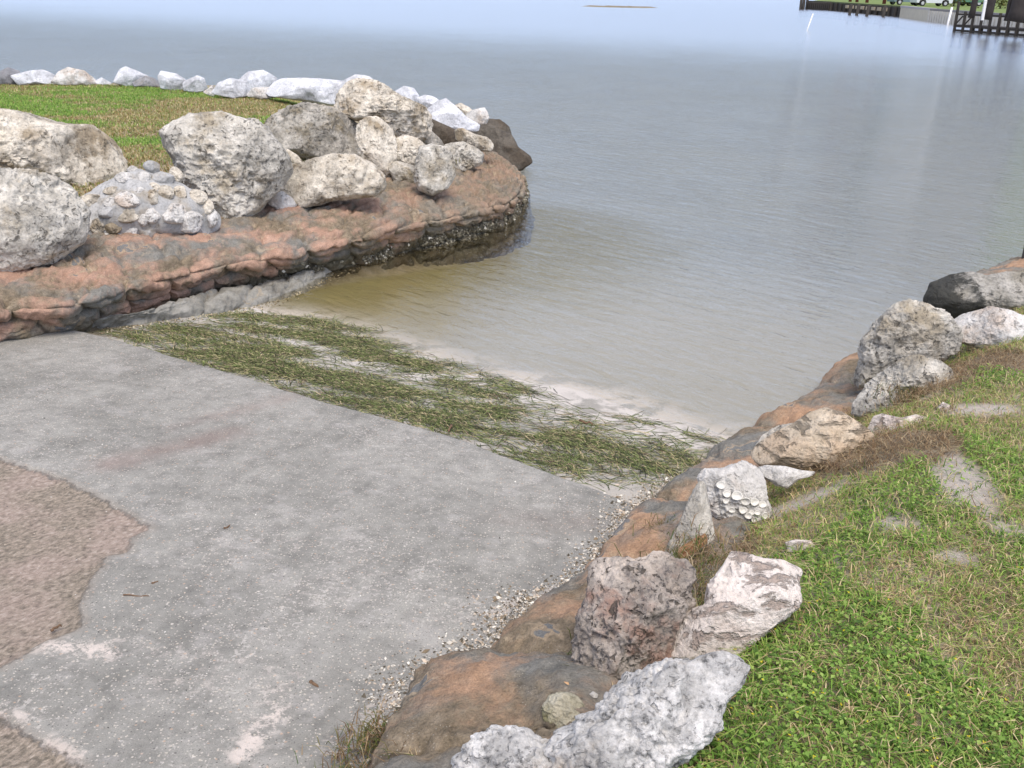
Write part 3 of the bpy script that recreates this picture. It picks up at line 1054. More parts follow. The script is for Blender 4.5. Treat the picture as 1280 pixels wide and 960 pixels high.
def rock(name, crop, pts, mat, label=None, cat="boulder", group=None, zb=None, depth=.75, style='coral', lev=6, k=2.6, parent=None, dz=0.03, toward=0.0, at=None):
    ox, oy, sc = CROPS[crop]
    poly = np.array([(ox + x / sc, oy + y / sc) for x, y in pts], float)
    ROCKN[0] += 1
    seed = ROCKN[0] * 37 + 5
    a = 0; cx = cy = 0
    for i in range(len(poly)):
        x0, y0 = poly[i]; x1, y1 = poly[(i + 1) % len(poly)]
        q = x0 * y1 - x1 * y0
        a += q; cx += (x0 + x1) * q; cy += (y0 + y1) * q
    c = np.array([cx / (3 * a), cy / (3 * a)])
    poly = c + (poly - c) * (1.085 if crop in ('c1', 'c2') and 'riprap' not in name else 1.16 if 'riprap' in name else 1.045)
    ib = int(np.argmax(poly[:, 1]))
    bp = (c[0] * .5 + poly[ib][0] * .5, poly[ib][1])
    if zb is None:
        base = hit(*bp)
        base[2] -= dz
        base = P(*bp, base[2])
    else:
        base = P(*bp, zb - dz)
    Z = float((base - CAMP) @ FW) - toward if at is None else at
    d = FW + (c[0] - 640) / FPX * RT + (480 - c[1]) / FPX * UP
    C = CAMP + d * Z
    dn = d / np.linalg.norm(d)
    wv = -dn
    uv = np.cross(UP, wv); uv /= np.linalg.norm(uv)
    vv = np.cross(wv, uv)
    # rotate the in-plane basis to the picture's own axes
    cr_, sr_ = uv @ RT, vv @ RT
    pu = RT - (RT @ wv) * wv; pu /= np.linalg.norm(pu)
    pv = np.cross(wv, pu)
    pl = (poly - c) * np.array([1, -1]) * (Z / FPX)
    th, Rr = radial(pl, np.zeros(2))
    size = math.sqrt(abs(.5 * a)) * Z / FPX
    D = depth * size * .62
    V, Fv = ico(lev)
    rho = np.hypot(V[:, 0], V[:, 1]); cc = V[:, 2]
    s_ = (rho ** k + np.abs(cc) ** k) ** (1 / k)
    rho = rho / s_; cc = cc / s_
    ang = np.arctan2(V[:, 1], V[:, 0]) % (2 * math.pi)
    Rt = np.interp(ang, np.append(th, 2 * math.pi), np.append(Rr, Rr[0]))
    X_ = Rt * rho * np.cos(ang); Y_ = Rt * rho * np.sin(ang)
    W = C[None] + X_[:, None] * pu + Y_[:, None] * pv + (cc * D)[:, None] * wv
    # normals of the plain shape, then weathering along them
    nrm = V[:, :1] * pu * 1.0 + V[:, 1:2] * pv + V[:, 2:] * wv
    nrm /= np.linalg.norm(nrm, axis=1, keepdims=True)
    lowA, medA, ridA, pitA, nf = STYLE[style]
    q = (W - C) / size
    front = np.clip(np.abs(cc) * 1.15, .25, 1)       # keep the outline close to the traced one
    rg = np.random.default_rng(seed)
    fac = np.zeros(len(q))
    for i in range(nf):
        n_ = wv * rg.uniform(.4, 1.0) + pu * rg.uniform(-.7, .7) + pv * rg.uniform(-.3, .8)
        n_ /= np.linalg.norm(n_)
        lim = np.percentile(q @ n_, 99.5) * rg.uniform(.70, .88)
        ov = np.maximum(q @ n_ - lim, 0)
        q = q - (ov * .85)[:, None] * n_
    disp = lowA * fbm(q * 1.9 + seed, 3, seed=seed) * front
    zone = ss(-.30, .35, fbm(q * 1.6 + 71, 3, seed=seed + 13))
    disp = disp + medA * fbm(q * 5.5 + seed, 5, seed=seed + 1, gain=.6) * np.clip(front, .5, 1) * (.35 + .9 * zone)
    if style == 'knob':
        wl, _ = worley(q * 9 + fbm(q * 4, 2, seed=seed + 7)[:, None] * .5 + seed, seed)
        w2, _ = worley(q * 20 + seed, seed + 4)
        gt = ss(-.35, .25, fbm(q * 2.6 + 3, 3, seed=seed + 6))
        disp = disp + (.085 * (1 - np.clip(wl, 0, 1) ** 1.8) + .048 * (1 - np.clip(w2, 0, 1) ** 2.2)) * (.35 + .65 * gt) - .06
    else:
        disp = disp + ridA * fbm(q * 10 + seed, 4, seed=seed + 2, ridge=True) * (.3 + zone)
        wl, _ = worley(q * (9 if style == 'coral' else 6) + np.stack([fbm(q * 5 + kx, 3, seed=seed + 7 + kx) for kx in (0, 31, 62)], 1) * 1.3 + seed, seed)
        gate = ss(-.15, .35, fbm(q * 2.3 + 5, 3, seed=seed + 5))
        disp = disp - pitA * 2.4 * (.2 + zone) * ss(.40, .12, wl) * gate * (.4 + .6 * ss(-.2, .4, fbm(q * 9, 2, seed=seed + 11)))
        disp = disp + pitA * .35 * fbm(q * 28, 3, seed=seed + 8, gain=.6)
    W = C + (q + nrm * disp[:, None]) * size
    lo = W[:, 2].min()
    loc = (C[0], C[1], max(lo, C[2] - size))
    o = mesh_np(name, W, Fv, STONE[mat] if isinstance(mat, str) else mat, parent=parent, loc=loc)
    if group == 'boulders along the right bank':
        FEET.append((C, pl, pu, size))
    if parent is not None:
        o.location = np.array(loc) - np.array(parent.location)
    else:
        tag(o, label, cat, group)
    o["_c"] = 0
    del o["_c"]
    return o, C, size, (pu, pv, wv, D)


G1 = "boulders on the left bank"
G2 = "blue grey riprap along the back of the lawn"
G3 = "boulders along the right bank"
# left bank, front to back
rock("boulder", "c1", [(-330, 250), (-150, 245), (0, 270), (120, 285), (240, 325), (290, 333), (370, 335), (430, 365), (490, 400), (520, 480), (520, 530), (470, 580), (330, 628), (270, 600), (200, 580), (60, 580), (-150, 620), (-330, 600)],
     "cream", "huge cream boulder at the left edge lying on top of another", group=G1, zb=.66, depth=.8, lev=7)
rock("boulder", "c1", [(-250, 600), (-100, 570), (60, 560), (150, 570), (230, 590), (290, 630), (340, 690), (368, 740), (350, 800), (330, 870), (240, 942), (200, 977), (90, 997), (0, 992), (-200, 1000), (-300, 800)],
     "grey", "pitted grey boulder at the left edge propping up the huge cream one", group=G1, zb=.47, depth=.75, lev=7)
rock("boulder", "c1", [(800, 375), (860, 330), (930, 300), (1060, 283), (1120, 310), (1200, 325), (1250, 370), (1292, 420), (1332, 480), (1345, 540), (1302, 612), (1242, 655), (1190, 710), (1140, 735), (1060, 755), (1010, 740), (960, 695), (900, 610), (870, 540), (850, 470)],
     "grey", "big rough grey boulder standing alone right of the embedded rubble", group=G1, zb=.50, depth=.75, lev=7)
rock("boulder", "c2", [(10, 340), (60, 290), (110, 260), (190, 245), (290, 255), (350, 275), (400, 310), (440, 340), (465, 400), (445, 475), (370, 480), (270, 482), (200, 475), (100, 445), (20, 400)],
     "lichen", "dark lichen covered boulder on the lawn's corner above the long flat one", group=G1, zb=.60, depth=.8)
rock("boulder", "c2", [(450, 340), (500, 300), (550, 310), (600, 350), (615, 400), (622, 490), (605, 540), (560, 575), (500, 545), (460, 470), (445, 400)],
     "cream", "upright cream boulder squeezed between the lichen covered one and the cleft pair", group=G1, zb=.54, depth=.8)
rock("boulder", "c2", [(90, 585), (150, 520), (250, 490), (330, 475), (420, 480), (490, 510), (540, 560), (548, 620), (500, 655), (440, 660), (300, 668), (200, 700), (150, 705), (105, 650)],
     "cream", "long flat topped pale boulder resting on the orange wall", group=G1, zb=.50, depth=.7)
rock("boulder", "c2", [(5, 660), (40, 625), (90, 640), (130, 670), (147, 700), (110, 735), (60, 718), (20, 690)],
     "white", "small whitish rock beside the end of the long flat boulder", "rock", G1, zb=.49, depth=.9, style='smooth', lev=5)
rock("boulder", "c2", [(75, 450), (110, 440), (155, 470), (180, 500), (120, 540), (85, 500)], "cream",
     "small cream stone tucked in the gap above the long flat boulder", "rock", G1, zb=.56, depth=.9, style='smooth', lev=5)
rock("boulder", "c2", [(610, 395), (670, 380), (720, 395), (755, 430), (760, 500), (725, 560), (690, 540), (640, 500), (613, 450)],
     "cream", "rounded cream boulder forming the left half of a cleft pair", group=G1, zb=.56, depth=.85)
rock("boulder", "c2", [(740, 440), (790, 425), (860, 440), (890, 500), (892, 560), (862, 612), (790, 648), (735, 620), (715, 570), (725, 500)],
     "grey", "rounded mottled boulder forming the right half of a cleft pair", group=G1, zb=.49, depth=.85)
rock("boulder", "c2", [(590, 530), (625, 500), (700, 520), (725, 570), (725, 618), (670, 618), (620, 600)], "lichen",
     "brown stained rock wedged below the cleft pair", "rock", G1, zb=.48, depth=.8, lev=5)
rock("boulder", "c2", [(850, 420), (940, 410), (1000, 440), (1030, 465), (1020, 505), (960, 532), (900, 545), (875, 480)],
     "grey", "squat tan grey rock at the wall's seaward end", "rock", G1, zb=.47, depth=.8)
rock("boulder", "c2", [(900, 350), (940, 345), (990, 370), (1050, 385), (1080, 415), (1060, 445), (1000, 442), (950, 412), (910, 395)],
     "cream", "slender pale rock balanced on the squat one by the point", "rock", G1, zb=.62, depth=.9)
rock("boulder", "c2", [(355, 250), (360, 190), (400, 140), (450, 118), (520, 125), (590, 165), (650, 200), (720, 230), (770, 270), (778, 320), (750, 372), (700, 388), (640, 380), (600, 352), (540, 332), (470, 302), (390, 282)],
     "cream", "large cream boulder crowning the whole pile", group=G1, zb=.80, depth=.75, lev=7)
rock("boulder", "c2", [(340, 250), (345, 190), (385, 125), (435, 100), (500, 112), (560, 170), (560, 260), (400, 290)],
     "riprap", "blue grey rock peeping out behind the crowning cream boulder", "rock", G1, zb=.68, depth=.8, style='smooth')
rock("boulder", "c2", [(720, 370), (775, 340), (830, 400), (850, 430), (790, 450), (740, 420)], "lichen",
     "dull grey rock filling the gap under the crowning boulder", "rock", G1, zb=.62, depth=.8, lev=5)
rock("boulder", "c2", [(780, 295), (800, 305), (900, 348), (925, 400), (875, 420), (820, 408), (785, 360)], "dark",
     "dark grey block under the sharp blue grey wedge", "rock", G1, zb=.58, depth=.8, style='smooth', lev=5)
rock("boulder", "c2", [(770, 262), (820, 220), (860, 208), (900, 240), (950, 290), (1007, 320), (1000, 348), (940, 352), (870, 352), (800, 322), (775, 290)],
     "riprap", "sharp blue grey wedge shaped rock near the point", "rock", G1, zb=.66, depth=.8, style='smooth')
rock("boulder", "c2", [(615, 168), (660, 146), (705, 155), (727, 190), (720, 230), (650, 215)], "riprap",
     "white tipped rock just behind the crowning boulder's right shoulder", "rock", G1, zb=.6, depth=.9, style='smooth', lev=5)
rock("boulder", "c2", [(722, 200), (760, 186), (800, 195), (828, 215), (790, 260), (740, 245)], "riprap",
     "low pale blue rock between the white tipped one and the wedge", "rock", G1, zb=.55, depth=.9, style='smooth', lev=5)
rock("boulder", "c2", [(885, 240), (925, 222), (960, 240), (985, 262), (930, 290)], "cream",
     "little buff rock poking up behind the wedge", "rock", G1, zb=.45, depth=.9, style='smooth', lev=5)
rock("boulder", "c2", [(940, 290), (980, 260), (1040, 245), (1058, 290), (1040, 325), (1005, 332)], "white",
     "bright white rock next to the dark brown one at the point", "rock", G1, zb=.5, depth=.8, style='smooth', lev=5)
rock("boulder", "c2", [(970, 355), (1040, 328), (1100, 350), (1160, 378), (1190, 430), (1245, 468), (1254, 495), (1200, 530), (1120, 540), (1050, 500), (1020, 440)],
     "dark", "dark brown wet boulder at the very tip of the point", group=G1, zb=-.02, depth=.8, style='smooth')
rock("boulder", "c2", [(1040, 320), (1060, 300), (1110, 303), (1150, 333), (1167, 382), (1130, 400), (1060, 370)], "dark",
     "smaller black rock behind the dark brown one at the tip", "rock", G1, zb=.12, depth=.8, style='smooth', lev=5)
rock("boulder", "c2", [(20, 170), (60, 125), (100, 112), (200, 110), (300, 115), (390, 125), (387, 160), (350, 195), (330, 225), (260, 225), (180, 205), (60, 188)],
     "riprap", "long low blue grey rock behind the lawn's right corner", "rock", G2, zb=.74, depth=.8, style='smooth')
for lab, pts in (("grey pebble at the left end of the lawn's corner trio", [(180, 205), (215, 200), (240, 225), (225, 250), (190, 235)]),
                 ("middle pebble of the trio by the dark hollow", [(225, 210), (255, 210), (272, 235), (255, 255), (230, 245)]),
                 ("buff pebble right of the trio by the dark hollow", [(268, 215), (290, 212), (308, 235), (295, 250), (272, 245)])):
    rock("stone", "c2", pts, "grey", lab, "stone", G1, zb=.66, depth=.9, style='pebble', lev=4)
RR = [
    ("slate", "dark grey riprap rock at the far left of the back row", [(-60, 122), (0, 85), (40, 62), (85, 75), (112, 118), (60, 130), (0, 130)]),
    ("riprap", "pale rounded riprap rock second from the left edge", [(75, 95), (150, 75), (200, 70), (250, 92), (258, 130), (100, 132)]),
    ("white", "cream white peaked riprap rock near the left edge", [(256, 122), (290, 80), (330, 62), (390, 75), (442, 120), (400, 135), (300, 132)]),
    ("riprap", "smallest white riprap rock right of the cream peaked one", [(442, 124), (480, 104), (520, 128), (480, 135)]),
    ("riprap", "tall pointed blue grey riprap rock with a flat dark neighbour", [(545, 122), (575, 70), (600, 57), (640, 75), (692, 97), (660, 135), (600, 138)]),
    ("slate", "flat dark grey riprap rock beside the tall pointed one", [(635, 125), (690, 97), (730, 110), (758, 142), (700, 148), (640, 142)]),
    ("riprap", "broad grey riprap rock right of a black gap", [(755, 100), (770, 77), (830, 90), (872, 118), (868, 150), (810, 160), (762, 146)]),
    ("riprap", "grey blocky riprap rock in the middle of the back row", [(868, 125), (930, 98), (957, 110), (968, 155), (920, 168), (872, 158)]),
    ("white", "little white riprap rock half sunk in the grass", [(960, 170), (1000, 142), (1022, 165), (1000, 190)]),
    ("riprap", "white topped riprap rock left of the tallest pale one", [(1008, 172), (1040, 130), (1090, 113), (1150, 125), (1175, 178), (1100, 195)]),
    ("riprap", "tallest pale blue riprap rock behind the lawn", [(1125, 125), (1180, 83), (1240, 78), (1290, 105), (1312, 155), (1250, 175), (1190, 178), (1145, 150)]),
    ("white", "flat white riprap rock in front of the tallest pale one", [(1165, 185), (1200, 153), (1270, 150), (1295, 190), (1230, 200)])]
for mt, lab, pts in RR:
    rock("riprap_rock", "c1", pts, mt, lab, "rock", G2, zb=.80, depth=.85, style='smooth', lev=5)

# right bank
rock("boulder", "c6", [(845, 270), (875, 205), (960, 165), (1040, 153), (1110, 172), (1180, 155), (1300, 160), (1400, 190), (1420, 330), (1280, 365), (1150, 330), (1050, 342), (960, 382), (900, 352), (850, 328)],
     "pitted", "black pitted boulder farthest along the right bank", group=G3, depth=.7, lev=7, zb=.42)
rock("boulder", "c6", [(930, 405), (1000, 350), (1130, 320), (1200, 335), (1280, 365), (1400, 400), (1400, 520), (1280, 530), (1180, 528), (1080, 515), (990, 475)],
     "white", "smooth pinkish white boulder in front of the black pitted one", group=G3, depth=.7, lev=7, style='smooth', zb=.52)
rock("boulder", "c6", [(537, 470), (570, 430), (640, 350), (690, 310), (740, 296), (800, 313), (880, 345), (930, 400), (960, 450), (930, 520), (870, 560), (780, 580), (700, 590), (640, 640), (580, 680), (520, 695), (503, 640), (528, 560)],
     "grey", "tall grey and white boulder leaning over the water on the right", group=G3, depth=.7, lev=7, zb=.3)
rock("boulder", "c6", [(495, 770), (540, 700), (620, 620), (700, 565), (770, 543), (850, 568), (910, 610), (950, 700), (890, 710), (800, 650), (775, 720), (765, 800), (700, 828), (600, 805), (520, 830), (490, 820)],
     "grey", "grey white boulder just below the tall leaning one", group=G3, depth=.65, lev=7, zb=.34)
rock("boulder", "c6", [(548, 885), (580, 830), (620, 818), (700, 840), (760, 823), (865, 850), (840, 875), (720, 900), (620, 915), (560, 912)],
     "pink", "flat pale slab on the ground under the grey white boulder", "rock", G3, depth=.8, style='smooth', zb=.55)
rock("boulder", "c6", [(868, 792), (900, 763), (952, 790), (900, 818)], "pink", "fist sized pinkish stone by the dry weeds", "stone", G3, depth=.9, style='pebble', lev=5)
rock("boulder", "c7", [(538, 310), (580, 270), (650, 230), (740, 185), (800, 140), (870, 120), (940, 138), (1000, 180), (1060, 220), (1082, 250), (1045, 310), (1065, 375), (1000, 412), (930, 405), (860, 390), (760, 410), (680, 398), (590, 388), (548, 350)],
     "tan", "broad tan boulder with dark bedding lines beside the dry straw", group=G3, depth=.65, lev=7, zb=.42, style='slab')
rock("boulder", "c7", [(543, 295), (580, 240), (650, 198), (725, 183), (740, 215), (640, 265), (570, 310)], "lichen",
     "dark slab showing behind the broad tan boulder", "rock", G3, depth=.5, zb=.26, lev=5)
rock("boulder", "c7", [(538, 395), (600, 383), (690, 390), (760, 408), (818, 412), (800, 432), (740, 450), (690, 490), (640, 475), (600, 445), (565, 415)],
     "white", "low white rock between the shell crusted and tan boulders", "rock", G3, depth=.6, zb=.48, style='smooth')
shell_rock, shC, shS, shB = rock("boulder", "c7", [(288, 440), (320, 403), (400, 403), (480, 373), (540, 390), (572, 420), (582, 470), (582, 520), (612, 600), (602, 655), (540, 668), (450, 655), (360, 625), (328, 590), (308, 510)],
     "white", "white rock studded with round pale shells", "rock", G3, depth=.75, lev=7)
rock("boulder", "c7", [(103, 830), (120, 780), (170, 690), (200, 630), (240, 540), (275, 478), (302, 468), (322, 560), (332, 640), (345, 720), (290, 770), (230, 800), (180, 840), (140, 845)],
     "grey", "narrow white rock leaning against the shell studded one", "rock", G3, depth=.6, zb=.38, lev=7)
rock("stone", "c7", [(325, 740), (360, 700), (405, 730), (405, 775), (350, 782)], "white", "small white stone in the weeds by the piece of bark", "stone", G3, depth=.9, style='coral', lev=5)
rock("stone", "c7", [(688, 745), (735, 733), (800, 738), (835, 778), (780, 795), (700, 790)], "pink", "lone flat stone lying in the open grass", "stone", G3, depth=.9, style='pebble', lev=5, dz=.015)
rock("boulder", "c8", [(198, 170), (240, 143), (330, 138), (400, 150), (470, 123), (530, 138), (600, 148), (642, 190), (605, 260), (622, 330), (565, 380), (550, 430), (555, 540), (495, 605), (430, 625), (330, 645), (220, 695), (155, 645), (133, 590), (138, 520), (158, 420), (198, 300)],
     "coral", "big pitted boulder with orange red and black stains", group=G3, depth=.6, lev=7, zb=.50)
rock("boulder", "c8", [(545, 415), (640, 340), (690, 323), (700, 250), (760, 170), (800, 110), (860, 118), (930, 143), (1000, 150), (1090, 185), (1062, 230), (1057, 330), (985, 385), (925, 435), (835, 505), (775, 540), (690, 568), (590, 568), (543, 525)],
     "pink", "flat pinkish slab with fine grooves set in the grass", "slab", G3, depth=.55, lev=7, style='slab')
rock("boulder", "c9", [(400, 620), (430, 540), (460, 490), (550, 440), (640, 380), (680, 330), (760, 285), (870, 250), (960, 235), (1050, 200), (1130, 193), (1185, 215), (1205, 250), (1165, 320), (1095, 400), (1062, 490), (985, 545), (905, 600), (860, 660), (830, 720), (800, 780), (600, 800), (430, 760)],
     "knob", "long knobbly white rock nearest the clover", group=G3, depth=.55, lev=7, zb=.60, style='knob')
rock("boulder", "c9", [(10, 650), (60, 590), (110, 540), (160, 520), (220, 500), (270, 483), (320, 490), (380, 530), (440, 560), (520, 590), (580, 615), (640, 650), (640, 760), (500, 830), (200, 840), (20, 780)],
     "knob", "smooth edged white boulder cut by the bottom of the picture", group=G3, depth=.6, lev=7, zb=.55, style='knob')
rock("stone", "c9", [(383, 400), (410, 360), (460, 343), (520, 358), (545, 400), (535, 455), (490, 488), (440, 495), (390, 460)],
     "moss", "round mossy stone in the hollow under the stained boulder", "stone", G3, depth=.9, lev=6, zb=.63)
rock("stone", "c9", [(565, 345), (580, 333), (600, 345), (596, 360), (575, 362)], "white", "tiny white pebble near the mossy stone", "pebble", G3, depth=.9, lev=4, zb=.66, style='pebble')
rock("stone", "c9", [(1215, 305), (1228, 288), (1252, 292), (1256, 310), (1228, 318)], "mortar", "grey pebble at the tip of the long knobbly rock", "pebble", G3, depth=.9, lev=4, style='pebble')
rock("stone", "c9", [(450, 318), (462, 295), (482, 298), (486, 318), (470, 335)], flat("orange_shell", (.55, .34, .18), .5, .3, 60), "orange and white shell lying by the mossy stone", "shell", depth=.7, lev=4, zb=.63, style='pebble')

# shells set in the shell studded rock
m_shell = flat("pale_shell", (.70, .68, .62), .35, .18, 90)
m_shell2 = flat("shell_hollow", (.50, .47, .42), .4, .2, 90)
V, _ = ico(3)
me_ = shell_rock.data
vco = np.empty(len(me_.vertices) * 3, np.float32); me_.vertices.foreach_get("co", vco)
vno = np.empty(len(me_.vertices) * 3, np.float32); me_.vertices.foreach_get("normal", vno)
vco = vco.reshape(-1, 3).astype(float); vno = vno.reshape(-1, 3).astype(float)
wco = vco + np.array(shell_rock.location)
rel = wco - CAMP
zz_ = rel @ FW
spx = 640 + FPX * (rel @ RT) / zz_
spy = 480 - FPX * (rel @ UP) / zz_
for (sx, sy, sr) in [(385, 470, 22), (405, 508, 20), (452, 528, 27), (505, 556, 24), (545, 560, 22), (578, 560, 20), (475, 600, 20), (503, 628, 18), (545, 630, 16), (590, 625, 20), (560, 600, 14), (440, 600, 16), (400, 560, 14), (520, 600, 14)]:
    X0, Y0 = 800 + sx / 3.765, 480 + sy / 3.765
    dd2 = (spx - X0) ** 2 + (spy - Y0) ** 2
    near = np.where(dd2 < 9)[0]
    if len(near) == 0:
        near = [int(np.argmin(dd2))]
    i = near[int(np.argmin(zz_[near]))]
    n_ = vno[i] + (shB[2] * .5); n_ /= np.linalg.norm(n_)
    a_ = np.cross(n_, [0, 0, 1.0]); a_ /= np.linalg.norm(a_)
    b_ = np.cross(n_, a_)
    rad = sr / 3.765 * zz_[i] / FPX
    rings = [(0, -.12), (.45, -.08), (.75, .08), (.92, .20), (1.0, .16), (.98, -.1)]
    vs, fs = [], []
    nn_ = 14
    for rr_, hh in rings:
        for kk in range(nn_):
            t_ = kk / nn_ * 2 * math.pi
            ww = 1 + .06 * math.sin(3 * t_ + sx)
            vs.append(vco[i] + n_ * (hh * rad + .003) + (a_ * math.cos(t_) + b_ * math.sin(t_) * .85) * rr_ * rad * ww)
    for q in range(len(rings) - 1):
        for kk in range(nn_):
            fs.append((q * nn_ + kk, q * nn_ + (kk + 1) % nn_, (q + 1) * nn_ + (kk + 1) % nn_, (q + 1) * nn_ + kk))
    mesh_np("shell", vs, fs, m_shell, parent=shell_rock)

# ------------------------------------------------------------------ rubble set in mortar on the left bank
RPY = [(20, 700), (60, 560), (90, 400), (150, 310), (260, 250), (330, 190), (430, 150), (520, 115), (600, 140), (720, 130), (800, 180), (880, 260), (960, 300), (1060, 390), (1120, 480), (1110, 560), (960, 610), (860, 600), (690, 610), (600, 640), (380, 690), (200, 690)]
rub, rC, rS, rBs = rock("rubble_patch", "cr", RPY, "mortar", "patch of small stones set in grey mortar between two big boulders", "rubble", zb=.47, depth=.34, style='smooth', lev=6, k=2.2, toward=-.22)
me_ = rub.data
vco = np.empty(len(me_.vertices) * 3, np.float32); me_.vertices.foreach_get("co", vco)
rel = vco.reshape(-1, 3).astype(float) + np.array(rub.location) - CAMP
rzz = rel @ FW
rpx = 640 + FPX * (rel @ RT) / rzz
rpy = 480 - FPX * (rel @ UP) / rzz
RST = [("mortar", 640, 110, 62, 45), ("mortar", 720, 195, 72, 52), ("cream", 815, 165, 45, 55), ("white", 440, 190, 60, 40), ("white", 580, 195, 45, 50), ("white", 555, 290, 45, 32),
       ("cream", 735, 305, 62, 55), ("cream", 845, 300, 48, 58), ("cream", 660, 255, 40, 32), ("white", 345, 370, 48, 42), ("white", 460, 350, 85, 55), ("cream", 650, 330, 45, 60),
       ("cream", 190, 360, 95, 55), ("mortar", 320, 440, 80, 38), ("cream", 470, 460, 80, 55), ("white", 570, 480, 40, 55), ("white", 640, 460, 60, 55), ("white", 800, 450, 95, 80),
       ("white", 920, 510, 90, 85), ("cream", 970, 330, 70, 55), ("cream", 1040, 400, 45, 65), ("white", 1075, 480, 38, 70), ("cream", 245, 540, 55, 55), ("cream", 365, 545, 58, 48),
       ("white", 485, 570, 55, 42), ("mortar", 610, 590, 70, 38), ("white", 160, 530, 50, 55), ("white", 330, 610, 75, 35), ("cream", 150, 630, 45, 35), ("white", 230, 640, 45, 28),
       ("mortar", 110, 580, 45, 45), ("white", 410, 610, 40, 35), ("cream", 520, 600, 30, 24), ("cream", 350, 285, 55, 35), ("white", 500, 130, 35, 28)]
for mt, cx_, cy_, rx_, ry_ in RST:
    ph = cx_ * .7 + cy_
    pts = [(cx_ + rx_ * math.cos(t_) * (1 + .12 * math.sin(2 * t_ + ph) + .08 * math.sin(3 * t_ + ph * 2)), cy_ + ry_ * math.sin(t_) * (1 + .10 * math.sin(2 * t_ + ph * 1.7))) for t_ in np.linspace(0, 2 * math.pi, 14)[:-1]]
    ct = np.array([80 + cx_ / 5.818, 190 + cy_ / 5.818])
    # sit each stone in the face of the patch
    d2_ = (rpx - ct[0]) ** 2 + (rpy - ct[1]) ** 2
    near = np.argsort(d2_)[:60]
    fz = float(np.percentile(rzz[near], 15))
    rock("stone", "cr", pts, mt, depth=1.0, style='pebble' if mt == "mortar" else 'coral', lev=5, parent=rub, at=fz + .028)

# ------------------------------------------------------------------ vegetation
m_blade = None


def m_leaf(name, trans=.33):
    m = Mat(name)
    c = m.attr("tone", "Color")
    m.b.inputs["Roughness"].default_value = .6
    m.b.inputs["Specular IOR Level"].default_value = .25
    m.t.links.new(c, m.b.inputs["Base Color"])
    tr = m.n("ShaderNodeBsdfTranslucent")
    m.t.links.new(c, tr.inputs[0])
    mx = m.n("ShaderNodeMixShader")
    mx.inputs[0].default_value = trans
    m.t.links.new(m.b.outputs[0], mx.inputs[1])
    m.t.links.new(tr.outputs[0], mx.inputs[2])
    m.t.links.new(mx.outputs[0], m.out.inputs["Surface"])
    return m.m


def pal(n, cols, wts, var=.2):
    idx = rng.choice(len(cols), n, p=np.array(wts) / sum(wts))
    c = np.array(cols)[idx] * (1 + rng.uniform(-var, var, (n, 1)))
    return c


def blades(pos, h, wd, lean, cols, droop=.4):
    """bent tapering blades; pos (n,3)"""
    n = len(pos)
    az = rng.uniform(0, 2 * math.pi, n)
    d = np.stack([np.cos(az), np.sin(az), np.zeros(n)], 1)
    sd = np.stack([-np.sin(az), np.cos(az), np.zeros(n)], 1)
    sd = sd * (wd / 2)[:, None]
    up = np.array([0, 0, 1.0])
    m1 = pos + d * (lean * h * .35)[:, None] + up * (h * .6)[:, None]
    tip = pos + d * (lean * h * 1.0)[:, None] + up * (h * (1 - droop * np.minimum(lean, 1.6)))[:, None]
    V_ = np.stack([pos - sd, pos + sd, m1 - sd * .8, m1 + sd * .8, tip], 1).reshape(-1, 3)
    b = np.arange(n)[:, None] * 5
    F_ = np.concatenate([b + [0, 1, 3], b + [0, 3, 2], b + [2, 3, 4]])
    C_ = np.repeat(cols, 5, axis=0)
    return V_, F_, C_


def leaves(pos, size, cols, tilt=.5):
    """small folded diamond leaves"""
    n = len(pos)
    az = rng.uniform(0, 2 * math.pi, n)
    d = np.stack([np.cos(az), np.sin(az), rng.uniform(-tilt, tilt, n)], 1)
    sd = np.stack([-np.sin(az), np.cos(az), rng.uniform(-tilt, tilt, n)], 1)
    s = size[:, None]
    up = np.array([0, 0, 1.0])
    V_ = np.stack([pos, pos + d * s * .55 + sd * s * .36 + up * s * .12, pos + d * s, pos + d * s * .55 - sd * s * .36 + up * s * .12], 1).reshape(-1, 3)
    b = np.arange(n)[:, None] * 4
    F_ = np.concatenate([b + [0, 1, 2], b + [0, 2, 3]])
    return V_, F_, np.repeat(cols, 4, axis=0)


def merge(parts):
    V_, F_, C_ = [], [], []
    o = 0
    for v, f_, c in parts:
        V_.append(v); F_.append(f_ + o); C_.append(c)
        o += len(v)
    return np.concatenate(V_), np.concatenate(F_), np.concatenate(C_)


M_GRASS = m_leaf("grass_blades")
GREEN = [(.10, .20, .028), (.155, .285, .045), (.26, .36, .085), (.07, .145, .025)]
DRY = [(.40, .32, .17), (.54, .45, .27), (.29, .21, .11), (.27, .25, .09)]
STRAW = [(.25, .165, .085), (.38, .28, .16), (.15, .10, .06), (.46, .37, .23)]

